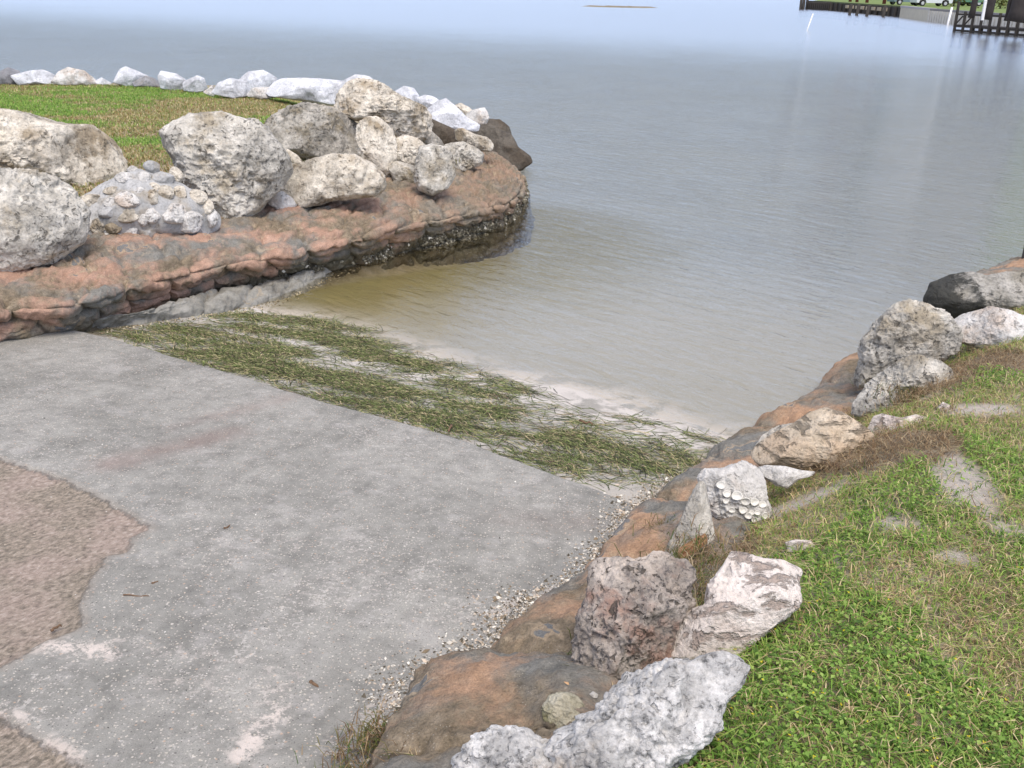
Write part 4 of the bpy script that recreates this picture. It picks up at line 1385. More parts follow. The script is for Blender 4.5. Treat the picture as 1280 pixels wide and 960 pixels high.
# --- right bank
nC = 580000
x = rng.uniform(.2, 6.5, nC)
y = 1.15 + 8.2 * rng.uniform(0, 1, nC) ** 1.55
sd = poly_sd(x, y, RPOLY)
q = (CAMP[None] * 0)
keep = sd > .44 + .1 * fbm2(x, y, 3, 2, 77)
zg = ground(x, y)
vx = np.stack([x, y, zg], 1) - CAMP
vz = vx @ FW
keep &= (np.abs(vx @ RT) < vz * .56) & ((vx @ UP) > -vz * .44)
x, y, zg = x[keep], y[keep], zg[keep]
sd = sd[keep]
GB = [((1130, 640), .35, 1), ((1180, 575), .3, 1), ((1240, 580), .3, 1), ((1090, 820), .35, 1), ((960, 890), .45, 1.1), ((1080, 930), .4, 1), ((1230, 920), .25, .9), ((1260, 690), .25, .9),
      ((1150, 760), .3, .8), ((1250, 600), .2, .9), ((1020, 640), .15, .6), ((1000, 720), .2, .6), ((1250, 780), .3, .7), ((1060, 690), .25, .7), ((930, 930), .3, 1.1), ((1180, 850), .25, .6), ((1240, 475), .25, .8)]
DB = [((1060, 575), .22, .95), ((1000, 590), .2, .9), ((1120, 560), .26, .9), ((1240, 455), .26, .95), ((1190, 470), .2, .95), ((900, 690), .14, 1), ((1040, 540), .2, .8),
      ((1160, 490), .25, 1), ((870, 720), .12, 1)]


def spots(x, y, L, asp=1.4):
    s = np.zeros_like(x)
    for p, r_, a in L:
        q = hit(*p)
        s = np.maximum(s, a * np.exp(-(((x - q[0]) / r_) ** 2 + ((y - q[1]) / (r_ * asp)) ** 2)))
    return s


gre = .8 * spots(x, y, GB) + .55 * fbm2(x, y, 2.3, 4, 90) + .45 * fbm2(x, y, 7, 3, 91) - .12
dry = spots(x, y, DB) + .25 * fbm2(x, y, 5, 3, 95)
bar = barefn(x, y) + .25 * fbm2(x, y, 7, 3, 5)
u = rng.uniform(0, 1, len(x))
isstraw = (dry > .45)
isgreen = (gre > .28) & ~isstraw
isdry = ~isstraw & ~isgreen
dens = np.where(isgreen, .9, np.where(isdry, .95, .4)) * (1 - .80 * ss(.35, .6, bar))
k = u < dens
x, y, zg, isstraw, isgreen, isdry, gre = x[k], y[k], zg[k], isstraw[k], isgreen[k], isdry[k], gre[k]
pos = np.stack([x, y, zg - .004], 1)
n = len(x)
typ = rng.uniform(0, 1, n)
lf = isgreen & (typ < .30)
parts = []
ii = np.where(lf)[0]
hh = rng.uniform(.004, .040, len(ii)) * (.6 + .7 * ss(.3, .9, gre[ii]))
# three leaflets per clover stalk
for kq in range(3):
    pp = pos[ii] + np.stack([rng.normal(0, .006, len(ii)), rng.normal(0, .006, len(ii)), hh], 1)
    parts.append(leaves(pp, rng.uniform(.008, .017, len(ii)), pal(len(ii), [(.105, .20, .035), (.16, .275, .052), (.25, .36, .09), (.07, .135, .028)], [3, 4, 3.5, 1.6])))
ii = np.where(isgreen & ~lf)[0]
parts.append(blades(pos[ii], rng.uniform(.02, .065, len(ii)), rng.uniform(.0022, .0045, len(ii)), rng.uniform(.3, 2.2, len(ii)), pal(len(ii), GREEN + DRY, [3, 4, 5.5, 1.2, 2.2, 2.4, .7, 1.0])))
ii = np.where(isdry)[0]
parts.append(blades(pos[ii], rng.uniform(.012, .045, len(ii)), rng.uniform(.002, .0045, len(ii)), rng.uniform(.4, 2.6, len(ii)), pal(len(ii), GREEN + DRY, [1.2, 2.4, 4.2, .4, 2.6, 2.8, .9, 1.2]), .38))
V_, F_, C_ = merge(parts)
g_ = mesh_np("grass", V_, F_, M_GRASS, smooth=False, cols=dict(tone=C_ * np.array([1.27, 1.22, 1.2])))
tag(g_, "patchy green grass and clover on the right bank", "grass", kind="stuff")

ii = np.where(isstraw)[0]
ii = np.concatenate([ii, ii, np.where(isdry & (rng.uniform(0, 1, n) < .10))[0]])
pp = pos[ii] + np.stack([rng.normal(0, .03, len(ii)), rng.normal(0, .03, len(ii)), rng.uniform(.0, .02, len(ii))], 1)
V_, F_, C_ = blades(pp, rng.uniform(.015, .04, len(ii)), rng.uniform(.0018, .0036, len(ii)), rng.uniform(1.5, 4.0, len(ii)), pal(len(ii), STRAW, [3, 3, 3, 1.5]), .5)
st = mesh_np("dry_straw", V_, F_, M_GRASS, smooth=False, cols=dict(tone=C_))
tag(st, "brown dead straw and weeds among the right bank boulders", "dry grass", kind="stuff")

# yellow flowers of the clover
cf = rng.choice(np.where(isgreen & (y < 3.2))[0], 110)
pp = pos[cf] + np.array([0, 0, .045])
parts = [leaves(pp, np.full(len(cf), .0048), pal(len(cf), [(.70, .60, .03)], [1], .1), .2) for _ in range(4)]
V_, F_, C_ = merge(parts)
fl = mesh_np("clover_flowers", V_, F_, M_GRASS, smooth=False, cols=dict(tone=C_))
tag(fl, "tiny yellow clover flowers dotted in the near grass", "flowers", kind="stuff")

# --- left lawn
LAWN2 = [(-13, 8.5), (-1.9, 8.5), (-1.7, 12.0), (-2.4, 15.2), (-3.6, 16.6), (-13, 17)]
LAWN = [P(*q)[:2] for q in [(-260, 175, .75), (0, 170, .72), (110, 190, .68), (140, 228, .6), (215, 215, .62), (235, 170, .66), (345, 155, .68), (395, 128, .72)]] + [(-3.3, 15.6), (-4.5, 16.2), (-9, 16.4), (-13, 16.4)]
nC = 330000
x = rng.uniform(-12, -2, nC)
y = rng.uniform(8.5, 16.6, nC)
sd = np.minimum(poly_sd(x, y, LPOLY) - .95 + .25 * ss(-2.5, -1.8, x), poly_sd(x, y, LAWN2))
keep = sd > -.05 + .2 * fbm2(x, y, 3, 2, 177)
x, y = x[keep], y[keep]
zg = ground(x, y)
gre = 1.1 * fbm2(x * .45, y, 1.1, 4, 190) + .45 * fbm2(x * .5, y, 2.6, 3, 191) - .35 * ss(10.9, 9.7, y) + .12
keep = rng.uniform(0, 1, len(x)) < np.where(gre > .0, .9, .7)
x, y, zg, gre = x[keep], y[keep], zg[keep], gre[keep]
n = len(x)
cg = pal(n, GREEN, [2, 4, 5, 1])
cd = pal(n, DRY + [(.15, .19, .05), (.26, .15, .06)], [1.6, 1.2, 1.3, 2, 3, 1.2])
mixk = (rng.uniform(0, 1, n) < ss(-.22, .22, gre) * .85 + .05)[:, None]
V_, F_, C_ = blades(np.stack([x, y, zg - .005], 1), rng.uniform(.02, .065, n), rng.uniform(.005, .010, n), rng.uniform(.3, 1.8, n), np.where(mixk, cg, cd) * 1.38)
lg = mesh_np("lawn_grass", V_, F_, M_GRASS, smooth=False, cols=dict(tone=C_))
tag(lg, "short green and tan lawn on the left bank behind the boulders", "grass", kind="stuff")

# --- tufts and moss between the left boulders
tp = []
for px_, py_, zz__, cnt, sp_ in [(452, 178, .72, 500, .08), (350, 188, .66, 500, .12), (395, 192, .58, 600, .2), (440, 196, .58, 300, .1), (190, 235, .62, 600, .2), (160, 222, .62, 500, .2), (125, 240, .56, 400, .12), (555, 200, .6, 150, .08)]:
    c_ = P(px_, py_, zz__)
    tp.append(np.stack([c_[0] + rng.normal(0, sp_, cnt), c_[1] + rng.normal(0, sp_, cnt), np.full(cnt, c_[2] - .02)], 1))
tp = np.concatenate(tp); n = len(tp)
V_, F_, C_ = blades(tp, rng.uniform(.03, .09, n), rng.uniform(.004, .008, n), rng.uniform(.3, 1.8, n), pal(n, STRAW + [(.10, .12, .03), (.16, .15, .05)], [2, 1, 3, .6, 2, 2]))
tf = mesh_np("weed_tufts", V_, F_, M_GRASS, smooth=False, cols=dict(tone=C_))
tag(tf, "brown weeds growing in the gaps between the left bank boulders", "weeds", kind="stuff")

# --- tufts on the right wall and between right boulders
tp = []
for px_, py_, zz__, cnt, sp_ in [(470, 920, .42, 260, .045), (440, 955, .40, 200, .05), (530, 950, .50, 120, .04), (690, 880, .52, 350, .06), (745, 868, .56, 300, .06), (660, 905, .5, 150, .04), (730, 850, .52, 150, .04), (790, 800, .55, 150, .05), (870, 735, .62, 300, .06), (880, 700, .58, 600, .09),
                                 (1155, 495, .5, 900, .10), (830, 660, .35, 120, .04), (1100, 470, .3, 80, .04)]:
    c_ = P(px_, py_, zz__)
    tp.append(np.stack([c_[0] + rng.normal(0, sp_, cnt), c_[1] + rng.normal(0, sp_, cnt), np.full(cnt, c_[2] - .015)], 1))
for C_r, pl_, pu_, sz_ in FEET:
    # along the lower edge of each block, where it meets the ground
    for i in range(len(pl_)):
        a_, b_ = pl_[i], pl_[(i + 1) % len(pl_)]
        if a_[1] + b_[1] > 0 or rng.uniform() < .25:
            continue
        cnt = int(np.linalg.norm(b_ - a_) * 420)
        if cnt < 1:
            continue
        t_ = rng.uniform(0, 1, cnt)[:, None]
        e_ = a_ + (b_ - a_) * t_
        wx_ = C_r + e_[:, :1] * RT * 1.02 + e_[:, 1:] * UP * 1.0
        # slide along the sight line down to the ground
        dv_ = wx_ - CAMP
        k_ = np.linspace(.9, 1.12, 40)
        zz__ = CAMH + dv_[:, 2:3] * k_
        gg_ = np.stack([ground(dv_[:, 0] * q_, dv_[:, 1] * q_) for q_ in k_], 1)
        j_ = np.argmin(np.abs(zz__ - gg_), axis=1)
        g_k = k_[j_]
        q3 = np.stack([dv_[:, 0] * g_k, dv_[:, 1] * g_k], 1) + rng.normal(0, .018, (cnt, 2))
        okk = poly_sd(q3[:, 0], q3[:, 1], RPOLY) > .45
        if okk.any():
            q3 = q3[okk]
            tp.append(np.stack([q3[:, 0], q3[:, 1], ground(q3[:, 0], q3[:, 1]) - .008], 1))
tp = np.concatenate(tp); n = len(tp)
V_, F_, C_ = blades(tp, rng.uniform(.02, .065, n), rng.uniform(.002, .004, n), rng.uniform(.4, 2.0, n), pal(n, STRAW + [(.10, .12, .03), (.20, .18, .06), (.08, .14, .03)], [2, 1.5, 2.5, .8, 2, 2, 1]))
tf = mesh_np("weed_tufts", V_, F_, M_GRASS, smooth=False, cols=dict(tone=C_))
tag(tf, "brown weeds rooted in the cracks of the right wall and rocks", "weeds", kind="stuff")

# ------------------------------------------------------------------ eelgrass wrack on the sand
nC = 105000
sx = rng.uniform(-.2, 4.6, nC)              # along the slab end
dx = rng.uniform(.0, 1.75, nC)              # down the beach
O = P(110, 415, .10)
sd_ = P(600, 470, .05) - P(200, 405, .05); sd_ /= np.linalg.norm(sd_)
x = O[0] + DIRE[0] * sx + .546 * dx
y = O[1] + DIRE[1] * sx + .838 * dx
MAIN = [P(*q, .07)[:2] for q in [(135, 414), (200, 400), (260, 398), (330, 398), (400, 402), (470, 414), (530, 436), (590, 455), (660, 468), (680, 480), (640, 492), (700, 515), (760, 530), (830, 548), (880, 565), (892, 580), (850, 596), (790, 604), (735, 604), (680, 590), (640, 572), (590, 552), (540, 538), (480, 522), (400, 500), (300, 470), (200, 440)]]
sdm = poly_sd(x, y, MAIN)
sa_ = x * sd_[0] + y * sd_[1]; sb_ = -x * sd_[1] + y * sd_[0]
strk = fbm(np.stack([sa_ * 1.3, sb_ * 5.5, np.zeros(nC)], 1), 4, seed=401)
strk2 = fbm(np.stack([sa_ * 4.0, sb_ * 14, np.zeros(nC) + 4], 1), 3, seed=402)
dn_ = ss(-.10, .16, sdm) * ss(-.18, .30, strk + .8 * strk2 + .08)
THIN = [P(*q, .02) for q in [(560, 450), (660, 486), (740, 510), (800, 524), (860, 540), (908, 553)]]
dth, _ = line_near(x, y, THIN)
dn_ = np.maximum(dn_, .55 * ss(.09, .0, dth + .07 * strk2) * ss(-.1, .3, strk2 + .15))
FILL = [P(*q, .05)[:2] for q in [(640, 500), (700, 500), (790, 527), (905, 555), (880, 575), (760, 545)]]
dn_ = np.maximum(dn_, .10 * (poly_sd(x, y, FILL) > 0))
UPPER = [P(*q, .02)[:2] for q in [(250, 398), (300, 388), (400, 395), (480, 412), (420, 410)]]  # denser strands along the band's upper edge
dn_ = np.maximum(dn_, .6 * ss(-.05, .08, poly_sd(x, y, UPPER)))
# the thick swash right below the slab's right half
HV = [P(*q, .08)[:2] for q in [(480, 505), (560, 500), (660, 530), (800, 565), (885, 575), (830, 600), (740, 602), (640, 572), (560, 538)]]
dn_ = np.maximum(dn_, .75 * ss(-.05, .12, poly_sd(x, y, HV)) * ss(-.28, .2, strk + .7 * strk2))
LFT = [P(*q, .08)[:2] for q in [(132, 414), (190, 404), (250, 405), (330, 440), (345, 482), (230, 452), (170, 430)]]
dn_ = np.maximum(dn_, .8 * ss(-.04, .10, poly_sd(x, y, LFT)) * ss(-.45, .1, strk + .7 * strk2))
dn_ = np.maximum(dn_, .10 * ss(-.12, .1, sdm))
k = rng.uniform(0, 1, nC) < dn_
x, y, dloc = x[k], y[k], dn_[k]
n = len(x)
zg = np.maximum(ground(x, y), .0)
L = rng.uniform(.04, .19, n)
base_ang = math.atan2(sd_[1], sd_[0])
ang = base_ang + rng.normal(0, .62, n) + .6 * fbm2(x, y, 3.5, 2, 411)
ang += np.where(rng.uniform(0, 1, n) < .5, math.pi, 0)
curv = rng.normal(0, 1.6, n)
wd = rng.uniform(.0016, .0042, n)
hgt = rng.uniform(.001, .003 + .009 * ss(.3, .9, dloc), n)
NS = 5
pts_ = []
px_, py_ = x.copy(), y.copy()
Vs = []
for i in range(NS + 1):
    a_ = ang + curv * (i / NS) * L * 2.2
    zz_ = np.maximum(ground(px_, py_), 0.0) + hgt + .006 * np.sin(i * 1.9 + x * 90) * (dloc > .4)
    sxv = np.stack([-np.sin(a_), np.cos(a_), rng.uniform(-.5, .5, n)], 1) * (wd * (.55 if i in (0, NS) else 1) / 2)[:, None]
    c_ = np.stack([px_, py_, zz_], 1)
    Vs += [c_ - sxv, c_ + sxv]
    px_ = px_ + np.cos(a_) * L / NS
    py_ = py_ + np.sin(a_) * L / NS
V_ = np.stack(Vs, 1).reshape(-1, 3)
b = np.arange(n)[:, None] * (2 * (NS + 1))
F_ = np.concatenate([b + [2 * i, 2 * i + 1, 2 * i + 3, 2 * i + 2] for i in range(NS)])
C_ = np.repeat(pal(n, [(.082, .108, .032), (.13, .165, .050), (.20, .235, .085), (.035, .038, .02), (.44, .39, .20), (.46, .37, .23), (.13, .095, .06), (.22, .26, .09)], [4, 5, 4, 4.0, 2.4, 2.6, 3.0, 2.0], .38), 2 * (NS + 1), axis=0)
sw = mesh_np("eelgrass_wrack", V_, F_, m_leaf("eelgrass", .12), smooth=False, cols=dict(tone=C_))
tag(sw, "green strands of washed up eelgrass lying across the sand", "seaweed", kind="stuff")


# ------------------------------------------------------------------ shell grit along the seam, oysters on the left wall
def grit(name, pos, size, cols, mat, flatn=.5):
    n = len(pos)
    base = np.array([(1, 0, 0), (-1, 0, 0), (0, 1, 0), (0, -1, 0), (0, 0, 1), (0, 0, -1)], float)
    f = np.array([(0, 2, 4), (2, 1, 4), (1, 3, 4), (3, 0, 4), (2, 0, 5), (1, 2, 5), (3, 1, 5), (0, 3, 5)])
    az = rng.uniform(0, 2 * math.pi, n)
    ca, sa = np.cos(az), np.sin(az)
    sc = size[:, None] * np.stack([rng.uniform(.6, 1.2, n), rng.uniform(.4, .9, n), rng.uniform(.2, .7, n) * flatn * 2], 1)
    v = base[None] * sc[:, None, :]
    v = v * rng.uniform(.7, 1.2, (n, 6, 1))
    ti = rng.normal(0, .4, n)[:, None]
    X_ = v[..., 0] * ca[:, None] - v[..., 1] * sa[:, None]
    Y_ = v[..., 0] * sa[:, None] + v[..., 1] * ca[:, None]
    Z_ = v[..., 2] + ti * v[..., 0]
    V_ = np.stack([X_, Y_, Z_], 2) + pos[:, None, :]
    F_ = (f[None] + (np.arange(n) * 6)[:, None, None]).reshape(-1, 3)
    return mesh_np(name, V_.reshape(-1, 3), F_, mat, smooth=False, cols=dict(tone=np.repeat(cols, 6, axis=0)))


m_grit = Mat("shell_grit")
m_grit = m_grit.fin(m_grit.attr("tone", "Color"), None, .7)
# along the seam between slab and right wall
RBl = np.array(RB)
sg = np.concatenate([[0], np.cumsum(np.linalg.norm(np.diff(RBl[:, :2], axis=0), axis=1))])
n = 11000
t_ = rng.uniform(sg[2], sg[9] + .3, n)
bx = np.interp(t_, sg, RBl[:, 0]); by = np.interp(t_, sg, RBl[:, 1])
clus = fbm(np.stack([t_ * 3.0, t_ * 0, t_ * 0], 1), 3, seed=71)
off = np.abs(rng.normal(0, .055, n)) * (1 + clus) * (1 + .5 * ss(3.2, 2.4, by)) - .035
x = bx - .87 * off; y = by + .49 * off
k = rng.uniform(0, 1, n) < ss(-.35, .4, clus) * .9 + .1
x, y = x[k], y[k]; n = len(x)
z = np.where(below(x, y) < 0, rampz(x, y), ground(x, y))
gq = grit("shell_grit", np.stack([x, y, z + .002], 1), rng.uniform(.002, .0075, n) * (1 + 1.2 * (rng.uniform(0, 1, n) > .93)),
          pal(n, [(.68, .64, .56), (.50, .42, .33), (.10, .085, .06), (.22, .17, .11), (.40, .40, .38)], [2.2, 2, 2.6, 2, 1]), m_grit)
tag(gq, "shell fragments and dirt collected along the ramp's right edge", "shell grit", kind="stuff")
# scattered on the slab and beach
n = 1500
ia = rng.integers(0, len(xr), n)
x = xr[ia] + rng.normal(0, .02, n); y = yr[ia] + rng.normal(0, .02, n)
k = below(x, y) < -.03
x, y = x[k], y[k]; n = len(x)
gq = grit("shell_grit", np.stack([x, y, rampz(x, y) + .001], 1), rng.uniform(.0015, .005, n), pal(n, [(.74, .72, .66), (.60, .50, .40), (.06, .055, .05)], [3, 1.5, 1.5]), m_grit, .3)
tag(gq, "loose shell chips and dark crumbs scattered on the concrete ramp", "shell grit", kind="stuff")
# oysters at the waterline of the left wall
me_ = lw.data
co = np.empty(len(me_.vertices) * 3, np.float32); me_.vertices.foreach_get("co", co)
no = np.empty(len(me_.vertices) * 3, np.float32); me_.vertices.foreach_get("normal", no)
co = co.reshape(-1, 3).astype(float) + np.array(lw.location); no = no.reshape(-1, 3).astype(float)
ok = np.where((co[:, 2] > -.03) & (co[:, 2] < .17) & (co[:, 1] > 8.0) & (no[:, 2] > -.3) & (no @ (CAMP - np.array([-.5, 10, 0])) > 0))[0]
pr = ss(.17, .05, co[ok, 2]) * ss(7.8, 8.8, co[ok, 1]) * ss(-.45, .15, fbm(co[ok] * 3.0, 3, seed=88))
ok = ok[rng.uniform(0, 1, len(ok)) < pr * .42]
n = len(ok)
oy = grit("oyster_crust", co[ok] + no[ok] * .006, rng.uniform(.008, .024, n), pal(n, [(.10, .09, .065), (.18, .16, .11), (.33, .30, .22), (.60, .57, .48)], [4, 3.4, 2, .6]), m_grit, .8)
oy["kind"] = "stuff"
oy.parent = lw
oy.matrix_parent_inverse = Matrix.Translation(lw.location).inverted()
# pale shell fringe by the footing
n = 700
t_ = rng.uniform(0, len(FT) - 1.01, n)
fa = np.array(FT)
i0 = t_.astype(int)
pt = fa[i0] + (fa[i0 + 1] - fa[i0]) * (t_ - i0)[:, None]
x = pt[:, 0] + rng.normal(.03, .05, n); y = pt[:, 1] - np.abs(rng.normal(.02, .05, n))
gq = grit("shell_grit", np.stack([x, y, np.maximum(ground(x, y), -.02) + .004], 1), rng.uniform(.004, .012, n), pal(n, [(.55, .48, .34), (.30, .24, .14), (.14, .11, .06)], [2, 2, 2]), m_grit)
tag(gq, "broken shells piled at the foot of the left wall", "shell grit", kind="stuff")


# ------------------------------------------------------------------ twigs, bark, leaves on the ramp
m_wood = flat("dead_wood", (.16, .10, .06), .85, .4, 40)
m_bark = flat("orange_brown_bark", (.30, .16, .08), .8, .4, 40)


def stick(px0, px1, zf, rad, label, mat=m_wood, name="stick", cat="stick", group=None):
    a = zf(*px0); b = zf(*px1)
    m_ = MB()
    n_ = 6
    pts = [a + (b - a) * i / n_ + np.array([0, 0, rad * .7]) + rng.normal(0, rad * .5, 3) for i in range(n_ + 1)]
    m_.tube(pts, [rad * (1 - .4 * i / n_) * (1 + rng.uniform(-.2, .2)) for i in range(n_ + 1)], 7)
    o = m_.build(name, mat, loc=a, smooth=True)
    return tag(o, label, cat, group)


def hz(px_, py_):
    q = hit(px_, py_)
    return q


stick((1026, 579), (1048, 588), hz, .012, "short dark stick lying against the broad tan boulder")
stick((915, 660), (950, 664), hz, .010, "brown stick under the shell studded rock")
stick((885, 690), (915, 692), hz, .009, "brown stick in the weeds between the shell rock and the pink slab")
stick((1222, 650), (1236, 652), hz, .004, "thin reddish twig in the grass near the bare sandy strip")
stick((389, 853), (399, 860), RP, .006, "stubby dark twig alone on the middle of the near ramp")
stick((565, 533), (560, 539), RP, .008, "dark twig standing at the ramp's lower edge by the seaweed")
stick((280, 661), (288, 658), RP, .004, "tiny dark twig near the point of the worn patch")
stick((65, 788), (78, 783), RP, .005, "curled dark leaf stem beside the pale bloom on the ramp")
stick((153, 745), (187, 745), RP, .0035, "thin brown twig flat on the ramp right of the worn patch")
stick((190, 730), (198, 727), RP, .0035, "slim black twig above the thin brown one on the ramp")
stick((725, 527), (742, 531), lambda a, b: P(a, b, .08), .008, "dark stick on top of the seaweed")
# piece of bark
a = P(852, 695, .47); b = P(880, 676, .50)
mb = MB()
d_ = (b - a); L_ = np.linalg.norm(d_); d_ /= L_
s_ = np.cross(d_, [0, 0, 1.0]); s_ /= np.linalg.norm(s_); u_ = np.cross(s_, d_)
for j, (o_, wd_, hh_) in enumerate([(-.018, .016, .018), (0.0, .018, .026), (.018, .014, .016)]):
    q0 = a + s_ * o_ - d_ * .01 * j; q1 = b + s_ * o_ * .8 + d_ * .012 * (j % 2)
    mb.add([q0 - s_ * wd_ * .5, q0 + s_ * wd_ * .5, q0 + s_ * wd_ * .4 + u_ * hh_, q0 - s_ * wd_ * .4 + u_ * hh_ * .9, q1 - s_ * wd_ * .4, q1 + s_ * wd_ * .4, q1 + s_ * wd_ * .3 + u_ * hh_ * .8, q1 - s_ * wd_ * .3 + u_ * hh_],
           [(3, 2, 1, 0), (4, 5, 6, 7), (0, 1, 5, 4), (1, 2, 6, 5), (2, 3, 7, 6), (3, 0, 4, 7)])
tag(mb.build("bark_piece", m_bark, loc=a), "splintered orange brown piece of bark between two white rocks", "bark")

# ------------------------------------------------------------------ far shore
m_far = Mat("far_lawn")
pos_ = m_far.geo.outputs["Position"]
m_far = m_far.fin(m_far.mix(m_far.noise(.25, 5, .6, pos_), (.10, .17, .035), (.21, .25, .075)), None, .9)
SH = [P(*q, 0) for q in [(1008, 11.5), (1038, 13), (1124, 21), (1131, 20.5), (1160, 26.5), (1192, 30)]]
SH += [P(1290, 41, 0)]
ZL = 1.05
# the land behind the sea wall
bd = [q[:2] for q in SH] + [np.array([140, 20.0]), np.array([420, 60.0]), np.array([420, 600.0]), np.array([185, 600.0])]
off_in = np.array([.15, .1])
mb = MB()
top = [(p[0] + .25, p[1] + .15, ZL - .06) for p in bd]
bot = [(p[0] + .25, p[1] + .15, -2.0) for p in bd]
nb_ = len(bd)
mb.add(top + bot, [tuple(range(nb_))] + [(i, nb_ + i, nb_ + (i + 1) % nb_, (i + 1) % nb_) for i in range(nb_)])
tag(mb.build("far_bank", m_far), "green lawn of the far shore behind the sea wall", "far bank", kind="structure")

m_tan = flat("tan_boards", (.34, .29, .21), .8, .3, 3)
m_dk = flat("dark_timber", (.045, .04, .035), .85, .4, 3)
m_bg = flat("beige_concrete", (.50, .46, .37), .8, .2, 2)
m_pale = flat("pale_boards", (.55, .52, .46), .8, .25, 3)
m_wht = flat("white_paint", (.78, .78, .78), .5, .06, 1)


def along(a, b, n):
    return [a + (b - a) * (i + .5) / n for i in range(n)]


# tan board bulkhead with dark posts
r_ = empty("bulkhead", SH[0])
tag(r_, "tan board bulkhead with dark posts at the far shore's left end", "bulkhead")


def part(mb_, name, mat, root):
    o = mb_.build(name, mat, root)
    o.matrix_parent_inverse = Matrix.Translation(root.location).inverted()
    return o


part(MB().plank(SH[0], SH[1], .2, -1.5, ZL - .1), "board_panel", m_tan, r_)
part(MB().plank(SH[0], SH[1], .5, ZL - .1, ZL + .04), "cap_board", m_dk, r_)
for q in along(SH[0], SH[1], 12):
    part(MB().tube([(q[0] - .12, q[1] - .05, -1.5), (q[0] - .12, q[1] - .05, ZL - .12)], .14), "post", m_dk, r_)
# dark timber bulkhead
r_ = empty("bulkhead", SH[1])
tag(r_, "long dark timber bulkhead with posts left of the beige concrete wall", "bulkhead")
part(MB().plank(SH[1], SH[2], .2, -1.5, ZL - .1), "board_panel", m_dk, r_)
part(MB().plank(SH[1], SH[2], .5, ZL - .1, ZL + .03), "cap_board", flat("green_grey_timber", (.10, .12, .05), .9), r_)
for i, q in enumerate(along(SH[1], SH[2], 13)):
    part(MB().tube([(q[0] - .2, q[1] - .1, -1.5), (q[0] - .2, q[1] - .1, ZL - .12)], .16), "post", m_dk, r_)
    if 2 < i < 11:
        p_ = q + (SH[2] - SH[1]) / 26
        part(MB().box(p_[0] - .32, p_[1] - .5, .45, p_[0] - .02, p_[1] + .5, .8), "pale_block", m_tan, r_)
# beige concrete sea wall
r_ = empty("sea_wall", SH[3])
tag(r_, "smooth beige concrete sea wall between the dark and pale bulkheads", "sea wall")
part(MB().plank(SH[2] + np.array([-.3, -.9, 0]), SH[4], .3, -1.5, ZL - .12), "wall_panel", m_bg, r_)
part(MB().plank(SH[2] + np.array([-.4, -1.0, 0]), SH[4] + np.array([0, -.1, 0]), .55, ZL - .12, ZL + .06), "cap", flat("purple_grey_cap", (.38, .36, .37)), r_)
# pale ribbed bulkhead
r_ = empty("bulkhead", SH[4])
tag(r_, "pale ribbed bulkhead running behind the dock with dark posts", "bulkhead")
part(MB().plank(SH[4], SH[6], .2, -1.5, ZL - .12), "board_panel", m_dk, r_)
part(MB().plank(SH[4], SH[6], .5, ZL - .12, ZL + .04), "cap", flat("grey_cap", (.20, .19, .19)), r_)
nn_ = 34
for q in along(SH[4], SH[6], nn_):
    t_ = (SH[6] - SH[4]); t_ /= np.linalg.norm(t_)
    part(MB().plank(q - t_ * .30, q + t_ * .22, -.12, -1.5, ZL - .14), "pale_rib", m_pale, r_)
# near dock with rail
D0, D1 = P(1191, 39.5, 0), P(1300, 47.5, 0)
dt = (D1 - D0); dl = np.linalg.norm(dt); dt /= dl
dn = np.array([-dt[1], dt[0], 0])
if dn[1] < 0:
    dn = -dn
r_ = empty("dock", D0)
tag(r_, "dark wooden dock with a railing at the far right", "dock")
part(MB().plank(D0, D1, 1.6, .30, .46), "deck", m_dk, r_)
part(MB().plank(D0, D1, .12, 1.05, 1.17), "rail", m_dk, r_)
part(MB().plank(D0, D1, .10, .02, .16), "lower_beam", m_dk, r_)
for i, q in enumerate(along(D0 - dt * .3, D1, 10)):
    part(MB().tube([(q[0], q[1], -1.5), (q[0], q[1], 1.3 if i else 1.9)], .10), "post", m_dk, r_)
    q2 = q + dn * 1.5
    part(MB().tube([(q2[0], q2[1], -1.5), (q2[0], q2[1], .4)], .10), "pile", m_dk, r_)
part(MB().tube([D0 + np.array([0, 0, .35]), D0 + dt * .75 + np.array([0, 0, 1.0])], .05, 6), "brace", m_dk, r_)
part(MB().tube([D0 + dt * .9 + np.array([0, 0, .35]), D0 + dt * 1.65 + np.array([0, 0, 1.0])], .05, 6), "brace", m_dk, r_)

# mooring piles
for (px_, py_), lab in zip([(1000.5, 11.5), (1004, 11.6), (1008, 11.4)], ("leftmost of three tall dark piles off the far bulkhead's end", "middle one of three tall dark piles off the far bulkhead", "dark pile of the three closest to the tan bulkhead")):
    q = P(px_, py_, 0)
    tag(MB().tube([(*q[:2], -1.5), (*q[:2], 1.75)], [.20, .17], 10).build("mooring_pile", m_dk, loc=(*q[:2], -1.5), smooth=True), lab, "pile", "mooring piles")
for (px_, py_), lab in zip([(1060, 18.5), (1069, 19.0), (1081.5, 20), (1102, 21)], ("short pile before the dark bulkhead, the leftmost", "second short pile before the dark bulkhead from the left", "third short pile before the dark bulkhead from the left", "short pile before the dark bulkhead nearest the beige wall")):
    q = P(px_, py_, 0)
    tag(MB().tube([(*q[:2], -1.5), (q[0] + .25, q[1], 1.1)], [.17, .15], 10).build("mooring_pile", m_dk, loc=(*q[:2], -1.5), smooth=True), lab, "pile", "mooring piles")
